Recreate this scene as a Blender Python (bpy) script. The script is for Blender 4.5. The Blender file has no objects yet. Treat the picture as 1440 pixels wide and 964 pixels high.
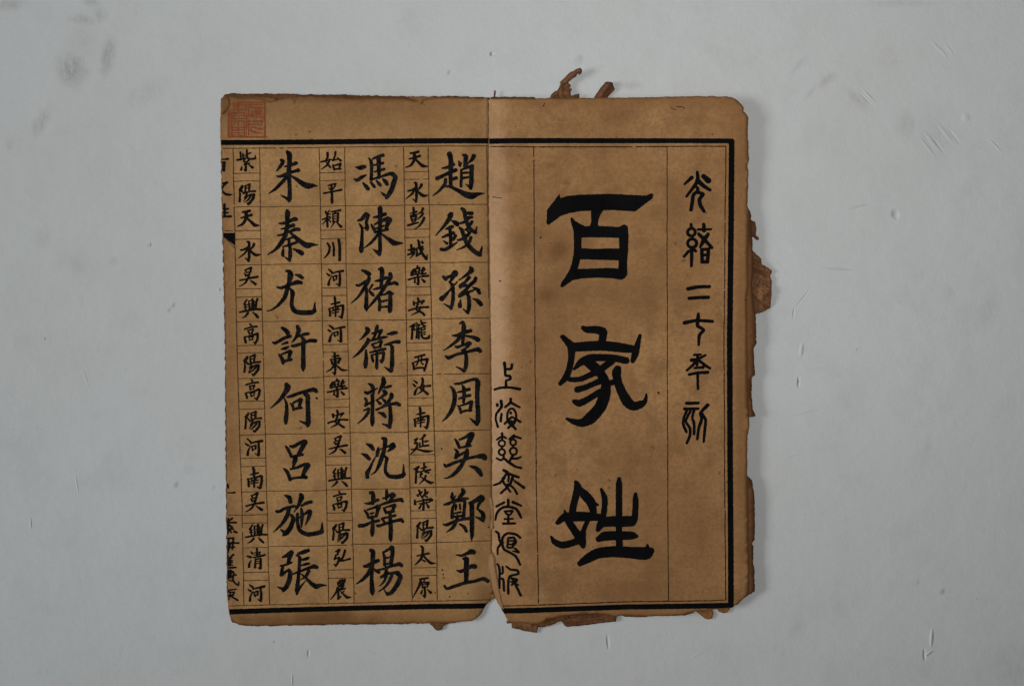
import bpy, math, random
import numpy as np
from mathutils import Vector
from mathutils.geometry import delaunay_2d_cdt

random.seed(7)
RNG = np.random.default_rng(11)
SC = bpy.context.scene
COL = SC.collection
U = 0.00027                    # metres per photo pixel (the open book is 20 cm wide)
CX, CY = 720.0, 482.0          # the point of the table under the lens, in photo pixels


def X(px):
    return (np.asarray(px, float) - CX) * U


def Y(py):
    return (CY - np.asarray(py, float)) * U


# ---------------------------------------------------------------- camera, world, lamps
SC.view_settings.view_transform = 'Standard'
SC.view_settings.look = 'None'
SC.view_settings.exposure = 0.0
SC.view_settings.gamma = 1.0

cam_d = bpy.data.cameras.new('camera')
cam_d.sensor_width = 36.0
cam_d.lens = 85.0
cam_d.clip_start = 0.01
cam_d.clip_end = 50.0
cam = bpy.data.objects.new('camera', cam_d)
COL.objects.link(cam)
CAM_H = 1440 * U * 85.0 / 36.0
cam.location = (0, 0, CAM_H)
cam.rotation_euler = (0, 0, 0)
SC.camera = cam

world = bpy.data.worlds.new('World')
SC.world = world
world.use_nodes = True
bg = world.node_tree.nodes['Background']
bg.inputs['Color'].default_value = (0.93, 0.97, 1.0, 1)
bg.inputs['Strength'].default_value = 0.07


def aim(o, target):
    d = Vector(target) - o.location
    o.rotation_euler = d.to_track_quat('-Z', 'Y').to_euler()


key_d = bpy.data.lights.new('window_light', 'AREA')
key_d.shape = 'RECTANGLE'
key_d.size, key_d.size_y = 2.2, 1.6
key_d.energy = 158.0
key_d.color = (0.95, 0.98, 1.0)
key = bpy.data.objects.new('window_light', key_d)
COL.objects.link(key)
key.location = (-5.0, -0.1, 2.7)
aim(key, (0.05, 0.0, 0.0))

top_d = bpy.data.lights.new('falloff_spot', 'SPOT')  # added spot, soft cone shaped so corners fall off like lens vignetting
top_d.energy = 82.0
top_d.color = (1.0, 0.985, 0.955)
top_d.shadow_soft_size = 0.28
top_d.spot_size = math.radians(20.2)
top_d.spot_blend = 1.0
top = bpy.data.objects.new('falloff_spot', top_d)
COL.objects.link(top)
top.location = (0.06, 0.15, 1.86)
aim(top, (0.062, 0.104, 0.0))


# ---------------------------------------------------------------- node helpers
def new_mat(name):
    m = bpy.data.materials.new(name)
    m.use_nodes = True
    nt = m.node_tree
    b = nt.nodes['Principled BSDF']
    return m, nt, b


def nd(nt, typ, **kw):
    n = nt.nodes.new(typ)
    for k, v in kw.items():
        setattr(n, k, v)
    return n


def link(nt, a, b):
    nt.links.new(a, b)


def setin(nt, sock, v):
    if hasattr(v, 'is_output'):
        nt.links.new(v, sock)
    else:
        sock.default_value = v


def mth(nt, op, a, b=0.0, clamp=False):
    n = nd(nt, 'ShaderNodeMath', operation=op, use_clamp=clamp)
    setin(nt, n.inputs[0], a)
    setin(nt, n.inputs[1], b)
    return n.outputs[0]


def mixc(nt, fac, a, b, blend='MIX'):
    n = nd(nt, 'ShaderNodeMix', data_type='RGBA', blend_type=blend)
    setin(nt, n.inputs[0], fac)
    setin(nt, n.inputs[6], a)
    setin(nt, n.inputs[7], b)
    return n.outputs[2]


def ramp(nt, v, lo, hi, a=0.0, b=1.0):
    n = nd(nt, 'ShaderNodeMapRange', interpolation_type='SMOOTHSTEP')
    setin(nt, n.inputs[0], v)
    n.inputs[1].default_value = lo
    n.inputs[2].default_value = hi
    n.inputs[3].default_value = a
    n.inputs[4].default_value = b
    return n.outputs[0]


def px_coords(nt):
    tc = nd(nt, 'ShaderNodeTexCoord')
    vm = nd(nt, 'ShaderNodeVectorMath', operation='SCALE')
    link(nt, tc.outputs['Object'], vm.inputs[0])
    vm.inputs['Scale'].default_value = 1.0 / U
    return vm.outputs[0]


def noise(nt, vec, size, detail=3.0, rough=0.55, stretch=None, off=0.0, dist=0.0):
    mp = nd(nt, 'ShaderNodeMapping')
    link(nt, vec, mp.inputs['Vector'])
    sx, sy = stretch or (1, 1)
    mp.inputs['Scale'].default_value = (sx / size, sy / size, 1.0 / size)
    mp.inputs['Location'].default_value = (off, off * 0.7, off * 0.3)
    n = nd(nt, 'ShaderNodeTexNoise')
    link(nt, mp.outputs[0], n.inputs['Vector'])
    n.inputs['Scale'].default_value = 1.0
    n.inputs['Detail'].default_value = detail
    n.inputs['Roughness'].default_value = rough
    n.inputs['Distortion'].default_value = dist
    return n.outputs['Fac']


def spot_mask(nt, vec, cx, cy, rx, ry, ang=0.0, soft=0.0, org=(CX, CY), wob=None):
    """1 inside an ellipse round photo pixel (cx, cy), fading to 0 at its rim"""
    mp = nd(nt, 'ShaderNodeMapping', vector_type='TEXTURE')
    link(nt, vec, mp.inputs['Vector'])
    mp.inputs['Location'].default_value = (cx - org[0], org[1] - cy, 0)
    mp.inputs['Rotation'].default_value = (0, 0, math.radians(ang))
    mp.inputs['Scale'].default_value = (rx, ry, 1e6)
    ln = nd(nt, 'ShaderNodeVectorMath', operation='LENGTH')
    link(nt, mp.outputs[0], ln.inputs[0])
    v = ln.outputs['Value']
    if wob is not None:
        v = mth(nt, 'ADD', v, wob)
    return ramp(nt, v, soft, 1.0, 1.0, 0.0)


# ---------------------------------------------------------------- materials
BOOK = (686.0, 507.0)          # photo pixel under the middle of the book


def paper_material(name, light, dark, tone, seed, stains_shade=(), bump=0.35, rubbed=(), streak=0.07):
    m, nt, b = new_mat(name)
    v = px_coords(nt)
    big = noise(nt, v, 150, 3, 0.6, off=seed)
    mid = noise(nt, v, 34, 5, 0.65, off=seed + 3)
    fine = noise(nt, v, 5.5, 5, 0.7, off=seed + 5)
    fib = noise(nt, v, 4.0, 3, 0.6, stretch=(0.12, 1.4), off=seed + 8)
    f1 = ramp(nt, big, 0.32, 0.68)
    c = mixc(nt, f1, (*light, 1), (*dark, 1))
    f2 = ramp(nt, mid, 0.42, 0.68, 0.0, 0.70)
    c = mixc(nt, f2, c, (*[x * 0.72 for x in dark], 1))
    f3 = ramp(nt, fine, 0.38, 0.66, 0.0, 0.48)
    c = mixc(nt, f3, c, (*[x * 0.66 for x in dark], 1))
    f4 = ramp(nt, fib, 0.45, 0.75, 0.0, streak)
    c = mixc(nt, f4, c, (*[min(1, x * 1.45) for x in light], 1))
    grain = noise(nt, v, 2.1, 2, 0.6, off=seed + 14)
    c = mixc(nt, ramp(nt, grain, 0.45, 0.75, 0.0, 0.30), c, (*[x * 0.62 for x in dark], 1))
    c = mixc(nt, ramp(nt, grain, 0.42, 0.22, 0.0, 0.22), c, (*[min(1, x * 1.35) for x in light], 1))
    # foxing: small rusty dots
    fox = noise(nt, v, 11, 2, 0.5, off=seed + 21)
    c = mixc(nt, ramp(nt, fox, 0.715, 0.76, 0.0, 0.6), c, (tone[0] * 0.62, tone[1] * 0.55, tone[2] * 0.5, 1))
    # browned rim, width broken by noise
    at = nd(nt, 'ShaderNodeAttribute', attribute_name='edge')
    e = mth(nt, 'ADD', at.outputs['Fac'], mth(nt, 'MULTIPLY', mth(nt, 'SUBTRACT', mid, 0.5), 26.0))
    c = mixc(nt, ramp(nt, e, -4, 30, 0.45, 0.0), c, (*tone, 1))
    e2 = mth(nt, 'ADD', at.outputs['Fac'], mth(nt, 'MULTIPLY', mth(nt, 'SUBTRACT', fine, 0.5), 9.0))
    c = mixc(nt, ramp(nt, e2, 0.0, 3.0, 0.5, 0.0), c, (tone[0] * 0.55, tone[1] * 0.5, tone[2] * 0.45, 1))
    wob = mth(nt, 'MULTIPLY', mth(nt, 'SUBTRACT', mid, 0.5), 1.5)
    for (sx, sy, rx, ry, an, k) in stains_shade:  # paper stains, plus shade painted along the left page's gutter
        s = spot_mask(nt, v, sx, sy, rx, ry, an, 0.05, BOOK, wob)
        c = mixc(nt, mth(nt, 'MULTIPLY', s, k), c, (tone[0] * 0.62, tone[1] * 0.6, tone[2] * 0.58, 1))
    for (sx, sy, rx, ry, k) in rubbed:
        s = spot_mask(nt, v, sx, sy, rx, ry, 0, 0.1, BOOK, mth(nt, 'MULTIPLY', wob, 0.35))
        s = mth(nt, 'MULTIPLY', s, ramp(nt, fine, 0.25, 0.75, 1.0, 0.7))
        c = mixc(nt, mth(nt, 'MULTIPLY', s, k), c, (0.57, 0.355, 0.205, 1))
    link(nt, c, b.inputs['Base Color'])
    b.inputs['Roughness'].default_value = 0.82
    b.inputs['Specular IOR Level'].default_value = 0.08
    h = mth(nt, 'ADD', mth(nt, 'MULTIPLY', fine, 0.5), mth(nt, 'MULTIPLY', fib, 0.08))
    h = mth(nt, 'ADD', h, mth(nt, 'MULTIPLY', mid, 1.6))
    bp = nd(nt, 'ShaderNodeBump')
    bp.inputs['Strength'].default_value = bump
    bp.inputs['Distance'].default_value = U * 1.2
    link(nt, h, bp.inputs['Height'])
    link(nt, bp.outputs[0], b.inputs['Normal'])
    return m


M_LEFT = paper_material('browned_paper', (0.55, 0.312, 0.132), (0.44, 0.240, 0.096), (0.25, 0.112, 0.041), 2.0,
                        [(500, 158, 270, 50, 1, 0.42), (500, 138, 230, 9, 0.5, 0.55), (360, 136, 60, 8, 0, 0.5), (692, 500, 26, 440, 0, 0.55), (450, 874, 220, 24, -2, 0.75),  # tall ellipse at the gutter is painted shade of the page's downward slope
                         (314, 780, 14, 120, 0, 0.45), (330, 150, 50, 40, 0, 0.3), (316, 500, 9, 330, 0, 0.35), (450, 862, 60, 12, -4, 0.4), (690, 838, 30, 26, 0, 0.4),
                         (520, 720, 90, 110, 0, 0.12), (430, 300, 60, 40, 20, 0.12)])
M_RIGHT = paper_material('stained_paper', (0.46, 0.247, 0.105), (0.345, 0.176, 0.071), (0.225, 0.101, 0.036), 17.0,
                         [(786, 352, 30, 24, 30, 0.6), (770, 415, 26, 20, 10, 0.5), (735, 340, 22, 26, 0, 0.34), (860, 272, 26, 12, 10, 0.35),
                          (890, 640, 60, 100, 0, 0.25), (870, 165, 46, 20, 10, 0.35), (900, 420, 60, 60, 0, 0.16), (797, 258, 9, 7, 0, 0.5), (775, 233, 12, 7, 20, 0.4),
                          (985, 760, 40, 90, 0, 0.25), (850, 300, 34, 16, 0, 0.3), (880, 828, 150, 26, 0, 0.3), (935, 260, 26, 12, 0, 0.25), (1040, 500, 10, 320, 0, 0.22),
                          (945, 175, 20, 34, 0, 0.22), (760, 620, 30, 90, 0, 0.14)],
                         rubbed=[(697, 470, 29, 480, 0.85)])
M_UNDER = paper_material('older_paper', (0.25, 0.115, 0.048), (0.175, 0.076, 0.031), (0.12, 0.050, 0.019), 31.0, streak=0.2)
M_SCRAP = paper_material('rust_brown_paper', (0.34, 0.165, 0.080), (0.165, 0.074, 0.034), (0.10, 0.042, 0.017), 44.0, bump=0.9, streak=0.45)
M_GOLD = paper_material('ochre_paper', (0.38, 0.200, 0.066), (0.30, 0.145, 0.046), (0.26, 0.115, 0.035), 52.0)
M_PALE = paper_material('rubbed_pale_paper', (0.50, 0.300, 0.155), (0.40, 0.225, 0.105), (0.34, 0.180, 0.080), 61.0)


def ink_material(name, col, col2, wear, size, cut=0.60, rough=0.6, body=1.0, patch=26):
    m, nt, b = new_mat(name)
    v = px_coords(nt)
    n1 = noise(nt, v, size, 4, 0.7, off=5)
    n2 = noise(nt, v, patch, 3, 0.6, off=9)
    c = mixc(nt, ramp(nt, n2, 0.35, 0.7), (*col, 1), (*col2, 1))
    link(nt, c, b.inputs['Base Color'])
    b.inputs['Roughness'].default_value = rough
    b.inputs['Specular IOR Level'].default_value = 0.02
    a = mth(nt, 'MULTIPLY', body, mth(nt, 'SUBTRACT', 1.0, ramp(nt, n1, cut, cut + 0.14, 0.0, wear)))
    link(nt, a, b.inputs['Alpha'])
    return m


M_INK = ink_material('black_ink', (0.0035, 0.0036, 0.0044), (0.006, 0.0056, 0.0055), 0.6, 2.6, 0.70)
M_INK_S = ink_material('worn_black_ink', (0.006, 0.0055, 0.005), (0.013, 0.010, 0.008), 0.5, 3.4, 0.62)
M_INK_W = ink_material('patchy_black_ink', (0.0042, 0.0042, 0.0048), (0.019, 0.017, 0.016), 0.5, 2.4, 0.66, patch=7)
M_WASH = ink_material('red_ink_stain', (0.34, 0.085, 0.035), (0.30, 0.10, 0.05), 0.8, 9.0, 0.45, 0.8, body=0.24)
M_LINE = ink_material('thin_brown_ink', (0.065, 0.033, 0.014), (0.11, 0.056, 0.023), 0.6, 3.0, 0.55)
M_LINE_D = ink_material('thin_black_ink', (0.012, 0.007, 0.004), (0.035, 0.018, 0.009), 0.5, 3.0, 0.64)
M_RED = ink_material('faded_red_ink', (0.30, 0.075, 0.032), (0.27, 0.090, 0.040), 0.7, 4.2, 0.52, 0.8)


def table_material():
    m, nt, b = new_mat('white_painted_board')
    v = px_coords(nt)
    big = noise(nt, v, 420, 3, 0.55, off=1)
    mid = noise(nt, v, 60, 5, 0.62, off=4)
    fine = noise(nt, v, 7, 4, 0.6, off=7)
    c = mixc(nt, ramp(nt, big, 0.3, 0.7), (0.655, 0.672, 0.675, 1), (0.625, 0.632, 0.622, 1))
    c = mixc(nt, ramp(nt, mid, 0.46, 0.78, 0.0, 0.45), c, (0.56, 0.568, 0.56, 1))
    c = mixc(nt, ramp(nt, fine, 0.45, 0.8, 0.0, 0.12), c, (0.50, 0.51, 0.51, 1))
    rub = noise(nt, v, 8, 5, 0.78, stretch=(1.4, 0.6), off=13)
    wob = mth(nt, 'MULTIPLY', mth(nt, 'SUBTRACT', mid, 0.5), 1.3)
    smears = [(98, 98, 24, 30, 18, 0.62), (152, 78, 12, 34, -8, 0.62), (118, 28, 22, 10, -8, 0.42), (128, 3, 14, 8, 0, 0.45),
              (140, 22, 12, 14, 30, 0.35), (58, 172, 10, 28, -28, 0.42), (14, 203, 8, 14, 0, 0.3), (12, 6, 30, 12, 0, 0.4),
              (210, 130, 40, 18, 30, 0.2), (115, 62, 30, 40, 0, 0.15), (815, 85, 7, 10, -30, 0.4), (886, 120, 20, 8, 0, 0.3),
              (110, 372, 18, 26, 0, 0.22), (60, 335, 16, 20, 0, 0.2), (160, 367, 8, 8, 0, 0.28), (265, 660, 10, 8, 0, 0.2),
              (1165, 112, 18, 8, 42, 0.34), (1123, 92, 20, 5, 50, 0.32), (1205, 140, 28, 9, -45, 0.34), (1310, 190, 50, 40, -40, 0.16), (1140, 130, 14, 4, 50, 0.25), (1275, 175, 16, 22, 0, 0.25),
              (1335, 415, 12, 20, 0, 0.16), (1390, 435, 16, 34, -20, 0.22), (1120, 885, 20, 12, 45, 0.22), (1180, 850, 14, 22, 20, 0.14),
              (1305, 630, 8, 16, 0, 0.18), (1265, 5, 60, 6, 0, 0.2), (1430, 950, 40, 60, 20, 0.2)]
    for (sx, sy, rx, ry, an, k) in smears:
        s = spot_mask(nt, v, sx, sy, rx * 1.25, ry * 1.25, an, 0.0, (CX, CY), wob)
        s = mth(nt, 'MULTIPLY', s, ramp(nt, rub, 0.32, 0.62, 0.3, 1.15))
        c = mixc(nt, mth(nt, 'MULTIPLY', s, k * 0.85), c, (0.27, 0.27, 0.258, 1))
    # dirt specks
    for (sx, sy, r, k) in [(1326, 831, 5.5, 0.7), (631, 102, 4, 0.55), (690, 76, 3.5, 0.7), (244, 429, 4, 0.6), (238, 436, 3.6, 0.5),
                           (1260, 298, 5, 0.25), (1123, 536, 2.0, 0.8), (248, 681, 4.5, 0.5), (301, 685, 3.5, 0.35), (385, 902, 2.2, 0.7),
                           (1373, 842, 2.2, 0.5), (209, 345, 2.5, 0.5), (1205, 491, 2.2, 0.35), (1264, 423, 2.4, 0.3), (1291, 818, 5, 0.25)]:
        s = spot_mask(nt, v, sx, sy, r * 0.9, r * 1.6, -25, 0.0, (CX, CY), wob)
        c = mixc(nt, mth(nt, 'MULTIPLY', s, k * 0.7), c, (0.15, 0.15, 0.14, 1))
    dust = noise(nt, v, 2.6, 2, 0.6, off=23)
    c = mixc(nt, ramp(nt, dust, 0.50, 0.80, 0.0, 0.22), c, (0.46, 0.465, 0.46, 1))
    hair = noise(nt, v, 30, 5, 0.7, stretch=(0.25, 2.2), off=29, dist=1.2)
    c = mixc(nt, ramp(nt, hair, 0.62, 0.72, 0.0, 0.16), c, (0.48, 0.48, 0.47, 1))
    link(nt, c, b.inputs['Base Color'])
    b.inputs['Roughness'].default_value = 0.55
    b.inputs['Specular IOR Level'].default_value = 0.25
    # dents, scratches and brush marks as relief
    h = mth(nt, 'ADD', mth(nt, 'MULTIPLY', mid, 1.3), mth(nt, 'MULTIPLY', fine, 0.14))
    dents = [(1259, 301, 7, 10, 10, -1.6), (1123, 537, 2.6, 10, 0, -1.8), (434, 918, 2.4, 7, 0, -1.4), (411, 955, 1.6, 11, 0, 1.2),
             (855, 902, 3.0, 14, 6, -1.4), (1300, 920, 3.0, 11, 2, -1.5), (1310, 896, 3.4, 16, -4, 1.6), (1306, 918, 10, 2.6, 35, 1.0),
             (692, 76, 4, 4, 0, -1.5), (43, 735, 1.8, 11, 4, 1.0), (1127, 492, 4, 13, -6, 0.9), (1116, 440, 1.6, 9, -6, -0.9),
             (1130, 418, 1.6, 24, -38, -0.45), (1180, 378, 30, 1.4, -2, -0.7), (1210, 290, 22, 1.4, 15, -0.6), (108, 680, 1.6, 20, 10, 0.5),
             (211, 344, 2.0, 4, 0, 1.2), (308, 407, 3, 3, 0, 1.2), (62, 476, 3, 2, 0, 1.0), (1310, 198, 4, 22, 38, 0.45),
             (1320, 205, 2.5, 20, 38, -0.45), (1330, 188, 4, 26, 38, 0.45), (1342, 192, 3, 20, 38, -0.4), (1305, 208, 3, 24, 38, 0.4),
             (1222, 135, 2.4, 16, 45, 0.55), (1218, 140, 2, 18, 45, -0.5), (1317, 66, 3, 16, 38, 0.4), (1326, 74, 3, 16, 38, 0.35), (1335, 70, 3, 14, 38, 0.3),
             (1400, 205, 2, 18, 45, 0.5), (1358, 166, 8, 9, 0, 0.7), (120, 530, 1.6, 18, 20, 0.4), (560, 30, 12, 2, 20, 0.4),
             (1130, 580, 30, 1.8, 14, 0.4), (1115, 640, 16, 1.6, 20, 0.3), (980, 920, 14, 2, 30, 0.3), (520, 915, 16, 1.6, 160, 0.3)]
    for (sx, sy, rx, ry, an, k) in dents:
        s = spot_mask(nt, v, sx, sy, rx, ry, an, 0.1, (CX, CY))
        h = mth(nt, 'ADD', h, mth(nt, 'MULTIPLY', s, k * 0.8))
    bp = nd(nt, 'ShaderNodeBump')
    bp.inputs['Strength'].default_value = 0.8
    bp.inputs['Distance'].default_value = U * 1.6
    link(nt, h, bp.inputs['Height'])
    link(nt, bp.outputs[0], b.inputs['Normal'])
    return m


# ---------------------------------------------------------------- mesh helpers
def make_obj(name, V, F, mat, parent=None, attrs=None, smooth=True):
    me = bpy.data.meshes.new(name)
    V = np.asarray(V, np.float32)
    F = np.asarray(F, np.int32)
    n = F.shape[1]
    me.vertices.add(len(V))
    me.vertices.foreach_set('co', V.ravel())
    me.loops.add(F.size)
    me.loops.foreach_set('vertex_index', F.ravel())
    me.polygons.add(len(F))
    me.polygons.foreach_set('loop_start', np.arange(0, F.size, n, dtype=np.int32))
    me.polygons.foreach_set('loop_total', np.full(len(F), n, np.int32))
    if smooth:
        me.polygons.foreach_set('use_smooth', np.ones(len(F), bool))
    me.update(calc_edges=True)
    me.validate()
    if attrs:
        for k, a in attrs.items():
            at = me.attributes.new(k, 'FLOAT', 'POINT')
            at.data.foreach_set('value', np.asarray(a, np.float32))
    me.materials.append(mat)
    o = bpy.data.objects.new(name, me)
    COL.objects.link(o)
    if parent is not None:
        o.parent = parent
    return o


def wnoise(x, y, size, seed):
    """smooth value noise from a few crossed sines, about -1..1"""
    r = np.random.default_rng(seed)
    s = np.zeros_like(np.asarray(x, float))
    for i in range(6):
        a = r.uniform(0, 2 * math.pi)
        k = 2 * math.pi / size * r.uniform(0.6, 1.6)
        s = s + np.sin((x * math.cos(a) + y * math.sin(a)) * k + r.uniform(0, 6.28))
    return s / 3.0


def sstep(t):
    t = np.clip(t, 0, 1)
    return t * t * (3 - 2 * t)


def poly_dist(px, py, poly, closed=True):
    P = np.asarray(poly, float)
    Q = np.roll(P, -1, 0) if closed else P[1:]
    P = P if closed else P[:-1]
    d = np.full(px.shape, 1e9)
    ins = np.zeros(px.shape, bool)
    for (ax, ay), (bx, by) in zip(P, Q):
        ex, ey = bx - ax, by - ay
        L = ex * ex + ey * ey + 1e-12
        t = np.clip(((px - ax) * ex + (py - ay) * ey) / L, 0, 1)
        d = np.minimum(d, (px - ax - t * ex) ** 2 + (py - ay - t * ey) ** 2)
        if closed:
            c = (ay > py) != (by > py)
            with np.errstate(divide='ignore', invalid='ignore'):
                xi = ax + (py - ay) * ex / (ey if abs(ey) > 1e-12 else 1e-12)
            ins ^= c & (px < xi)
    return np.sqrt(d), ins


def rough_outline(poly, step=2.5, amp=0.6, seed=0):
    """resample an outline and fray it like torn paper"""
    r = np.random.default_rng(seed)
    P = np.asarray(poly, float)
    out = []
    for a, b in zip(P, np.roll(P, -1, 0)):
        L = np.hypot(*(b - a))
        n = max(1, int(L / step))
        nx, ny = (b - a)[1] / max(L, 1e-6), -(b - a)[0] / max(L, 1e-6)
        for i in range(n):
            t = i / n
            q = a + (b - a) * t
            k = amp * (0.65 * float(wnoise(q[0] * 1.0, q[1] * 1.0, 14, seed + 1)) + 0.6 * r.normal() * (0.5 if i else 0.2))
            k = max(-1.6 * amp, min(1.6 * amp, k))
            out.append((q[0] + nx * k, q[1] + ny * k))
    return np.array(out)


def to_local(V, loc):
    V = np.asarray(V, float).copy()
    V -= np.asarray(loc, float)
    return V


def sheet(name, poly, hfun, mat, parent, loc, thick=0.5, grid=5.0, amp=0.6, seed=0, step=2.5, spine=0.0):
    """a piece of paper: outline cut, height from hfun (in pixels), real thickness"""
    out = rough_outline(poly, step, amp, seed)
    lo, hi = out.min(0), out.max(0)
    gx, gy = np.meshgrid(np.arange(lo[0] + grid / 2, hi[0], grid), np.arange(lo[1] + grid / 2, hi[1], grid))
    gx = gx.ravel() + RNG.uniform(-0.15, 0.15, gx.size) * grid
    gy = gy.ravel() + RNG.uniform(-0.15, 0.15, gy.size) * grid
    d, ins = poly_dist(gx, gy, out)
    keep = ins & (d > grid * 0.35)
    pts = [Vector((float(a), float(b))) for a, b in out] + [Vector((float(a), float(b))) for a, b in zip(gx[keep], gy[keep])]
    n = len(out)
    edges = [(i, (i + 1) % n) for i in range(n)]
    vv, ee, ff, *_ = delaunay_2d_cdt(pts, edges, [], 1, 1e-5)
    P = np.array([(a.x, a.y) for a in vv])
    T = np.array([f for f in ff if len(f) == 3], np.int64)
    a, b, c = P[T[:, 0]], P[T[:, 1]], P[T[:, 2]]
    area = (b[:, 0] - a[:, 0]) * (c[:, 1] - a[:, 1]) - (b[:, 1] - a[:, 1]) * (c[:, 0] - a[:, 0])
    flip = area > 0          # pixel y runs down, so a positive area faces down
    T[flip] = T[flip][:, ::-1]
    ed, _ = poly_dist(P[:, 0], P[:, 1], out)
    ed = ed + spine * 40 * np.exp(-((P[:, 0] - gut(P[:, 1])) / 22.0) ** 2) * (P[:, 1] < 822) * (P[:, 1] > 143)
    Z = hfun(P[:, 0], P[:, 1])
    topv = np.stack([X(P[:, 0]), Y(P[:, 1]), Z * U], 1)
    botv = topv.copy()
    botv[:, 2] -= thick * U
    nv = len(P)
    e = np.concatenate([T[:, [0, 1]], T[:, [1, 2]], T[:, [2, 0]]])
    key_ = np.sort(e, 1)
    _, inv, cnt = np.unique(key_[:, 0] * nv + key_[:, 1], return_inverse=True, return_counts=True)
    be = e[cnt[inv.ravel()] == 1]
    side = np.concatenate([np.stack([be[:, 0], be[:, 0] + nv, be[:, 1]], 1),
                           np.stack([be[:, 1], be[:, 0] + nv, be[:, 1] + nv], 1)])
    F = np.concatenate([T, T[:, ::-1] + nv, side])
    V = to_local(np.concatenate([topv, botv]), loc)
    return make_obj(name, V, F, mat, parent, {'edge': np.concatenate([ed, ed])})


def march(field, x0, y0, res):
    """triangles of the region where field < 0 (pixel coordinates)"""
    ny, nx = field.shape
    ii = np.arange(ny * nx).reshape(ny, nx)
    A, B, C, D = ii[:-1, :-1].ravel(), ii[:-1, 1:].ravel(), ii[1:, 1:].ravel(), ii[1:, :-1].ravel()
    T = np.concatenate([np.stack([A, B, C], 1), np.stack([A, C, D], 1)])
    f = field.ravel()
    gx = x0 + (np.arange(ny * nx) % nx) * res
    gy = y0 + (np.arange(ny * nx) // nx) * res
    P = np.stack([gx, gy], 1)
    inn = f[T] < 0
    k = inn.sum(1)
    tris = [P[T[k == 3]]]

    def cut(a, b):
        t = f[a] / (f[a] - f[b])
        return P[a] + (P[b] - P[a]) * t[:, None]
    for r in range(3):
        a, b, c = T[:, r], T[:, (r + 1) % 3], T[:, (r + 2) % 3]
        m1 = (k == 1) & inn[:, r]
        if m1.any():
            a1, b1, c1 = a[m1], b[m1], c[m1]
            tris.append(np.stack([P[a1], cut(a1, b1), cut(a1, c1)], 1))
        m2 = (k == 2) & ~inn[:, r]
        if m2.any():
            a1, b1, c1 = a[m2], b[m2], c[m2]
            ab, ac = cut(b1, a1), cut(c1, a1)
            tris.append(np.stack([ab, P[b1], P[c1]], 1))
            tris.append(np.stack([ab, P[c1], ac], 1))
    t = np.concatenate(tris)
    q = np.round(t.reshape(-1, 2), 4)
    u, inv = np.unique(q, axis=0, return_inverse=True)
    F = inv.reshape(-1, 3)
    ok = (F[:, 0] != F[:, 1]) & (F[:, 1] != F[:, 2]) & (F[:, 0] != F[:, 2])
    F = F[ok]
    return u, F[:, ::-1]


def parse(s):
    out = []
    for st in s.replace('\n', ' ').split(';'):
        st = st.strip()
        if not st:
            continue
        pts = []
        for p in st.split(','):
            a = [float(q) for q in p.split()]
            if len(a) == 2:
                a.append(pts[-1][2])
            pts.append(a)
        out.append(np.array(pts))
    return out


def smooth(P, n=5):
    if len(P) < 3:
        return P
    Q = np.vstack([2 * P[0] - P[1], P, 2 * P[-1] - P[-2]])
    res = []
    for i in range(1, len(Q) - 2):
        p0, p1, p2, p3 = Q[i - 1], Q[i], Q[i + 1], Q[i + 2]
        for j in range(n):
            t = j / n
            c = 0.5 * ((2 * p1) + (-p0 + p2) * t + (2 * p0 - 5 * p1 + 4 * p2 - p3) * t * t + (-p0 + 3 * p1 - 3 * p2 + p3) * t ** 3)
            lin = p1 + (p2 - p1) * t
            q = 0.75 * c + 0.25 * lin
            q[2] = max(2.0, lin[2] * 0.5 + c[2] * 0.5)
            res.append(q)
    res.append(P[-1])
    return np.array(res)


def ring(cx, cy, rx, ry, w, n=18):
    return np.array([(cx + rx * math.cos(2 * math.pi * i / n), cy + ry * math.sin(2 * math.pi * i / n), w) for i in range(n + 1)])


def ink_field(strokes, x0, y0, nx, ny, res, polys=()):
    f = np.full((ny, nx), 6.0)
    for S in strokes:
        for a, b in zip(S[:-1], S[1:]):
            r = max(a[2], b[2]) / 2 + 1.6
            i0 = max(0, int((min(a[0], b[0]) - r - x0) / res)); i1 = min(nx, int((max(a[0], b[0]) + r - x0) / res) + 2)
            j0 = max(0, int((min(a[1], b[1]) - r - y0) / res)); j1 = min(ny, int((max(a[1], b[1]) + r - y0) / res) + 2)
            if i1 <= i0 or j1 <= j0:
                continue
            gx = x0 + np.arange(i0, i1) * res
            gy = (y0 + np.arange(j0, j1) * res)[:, None]
            ex, ey = b[0] - a[0], b[1] - a[1]
            t = np.clip(((gx - a[0]) * ex + (gy - a[1]) * ey) / (ex * ex + ey * ey + 1e-9), 0, 1)
            d = np.sqrt((gx - a[0] - t * ex) ** 2 + (gy - a[1] - t * ey) ** 2) - (a[2] + (b[2] - a[2]) * t) / 2
            f[j0:j1, i0:i1] = np.minimum(f[j0:j1, i0:i1], d)
    for group in polys:
        gx, gy = np.meshgrid(x0 + np.arange(nx) * res, y0 + np.arange(ny) * res)
        d = np.full(gx.shape, 1e9)
        ins = np.zeros(gx.shape, bool)
        for P in group:
            dd, ii = poly_dist(gx, gy, P)
            d = np.minimum(d, dd)
            ins ^= ii
        f = np.minimum(f, np.where(ins, -d, d))
    return f


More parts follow.
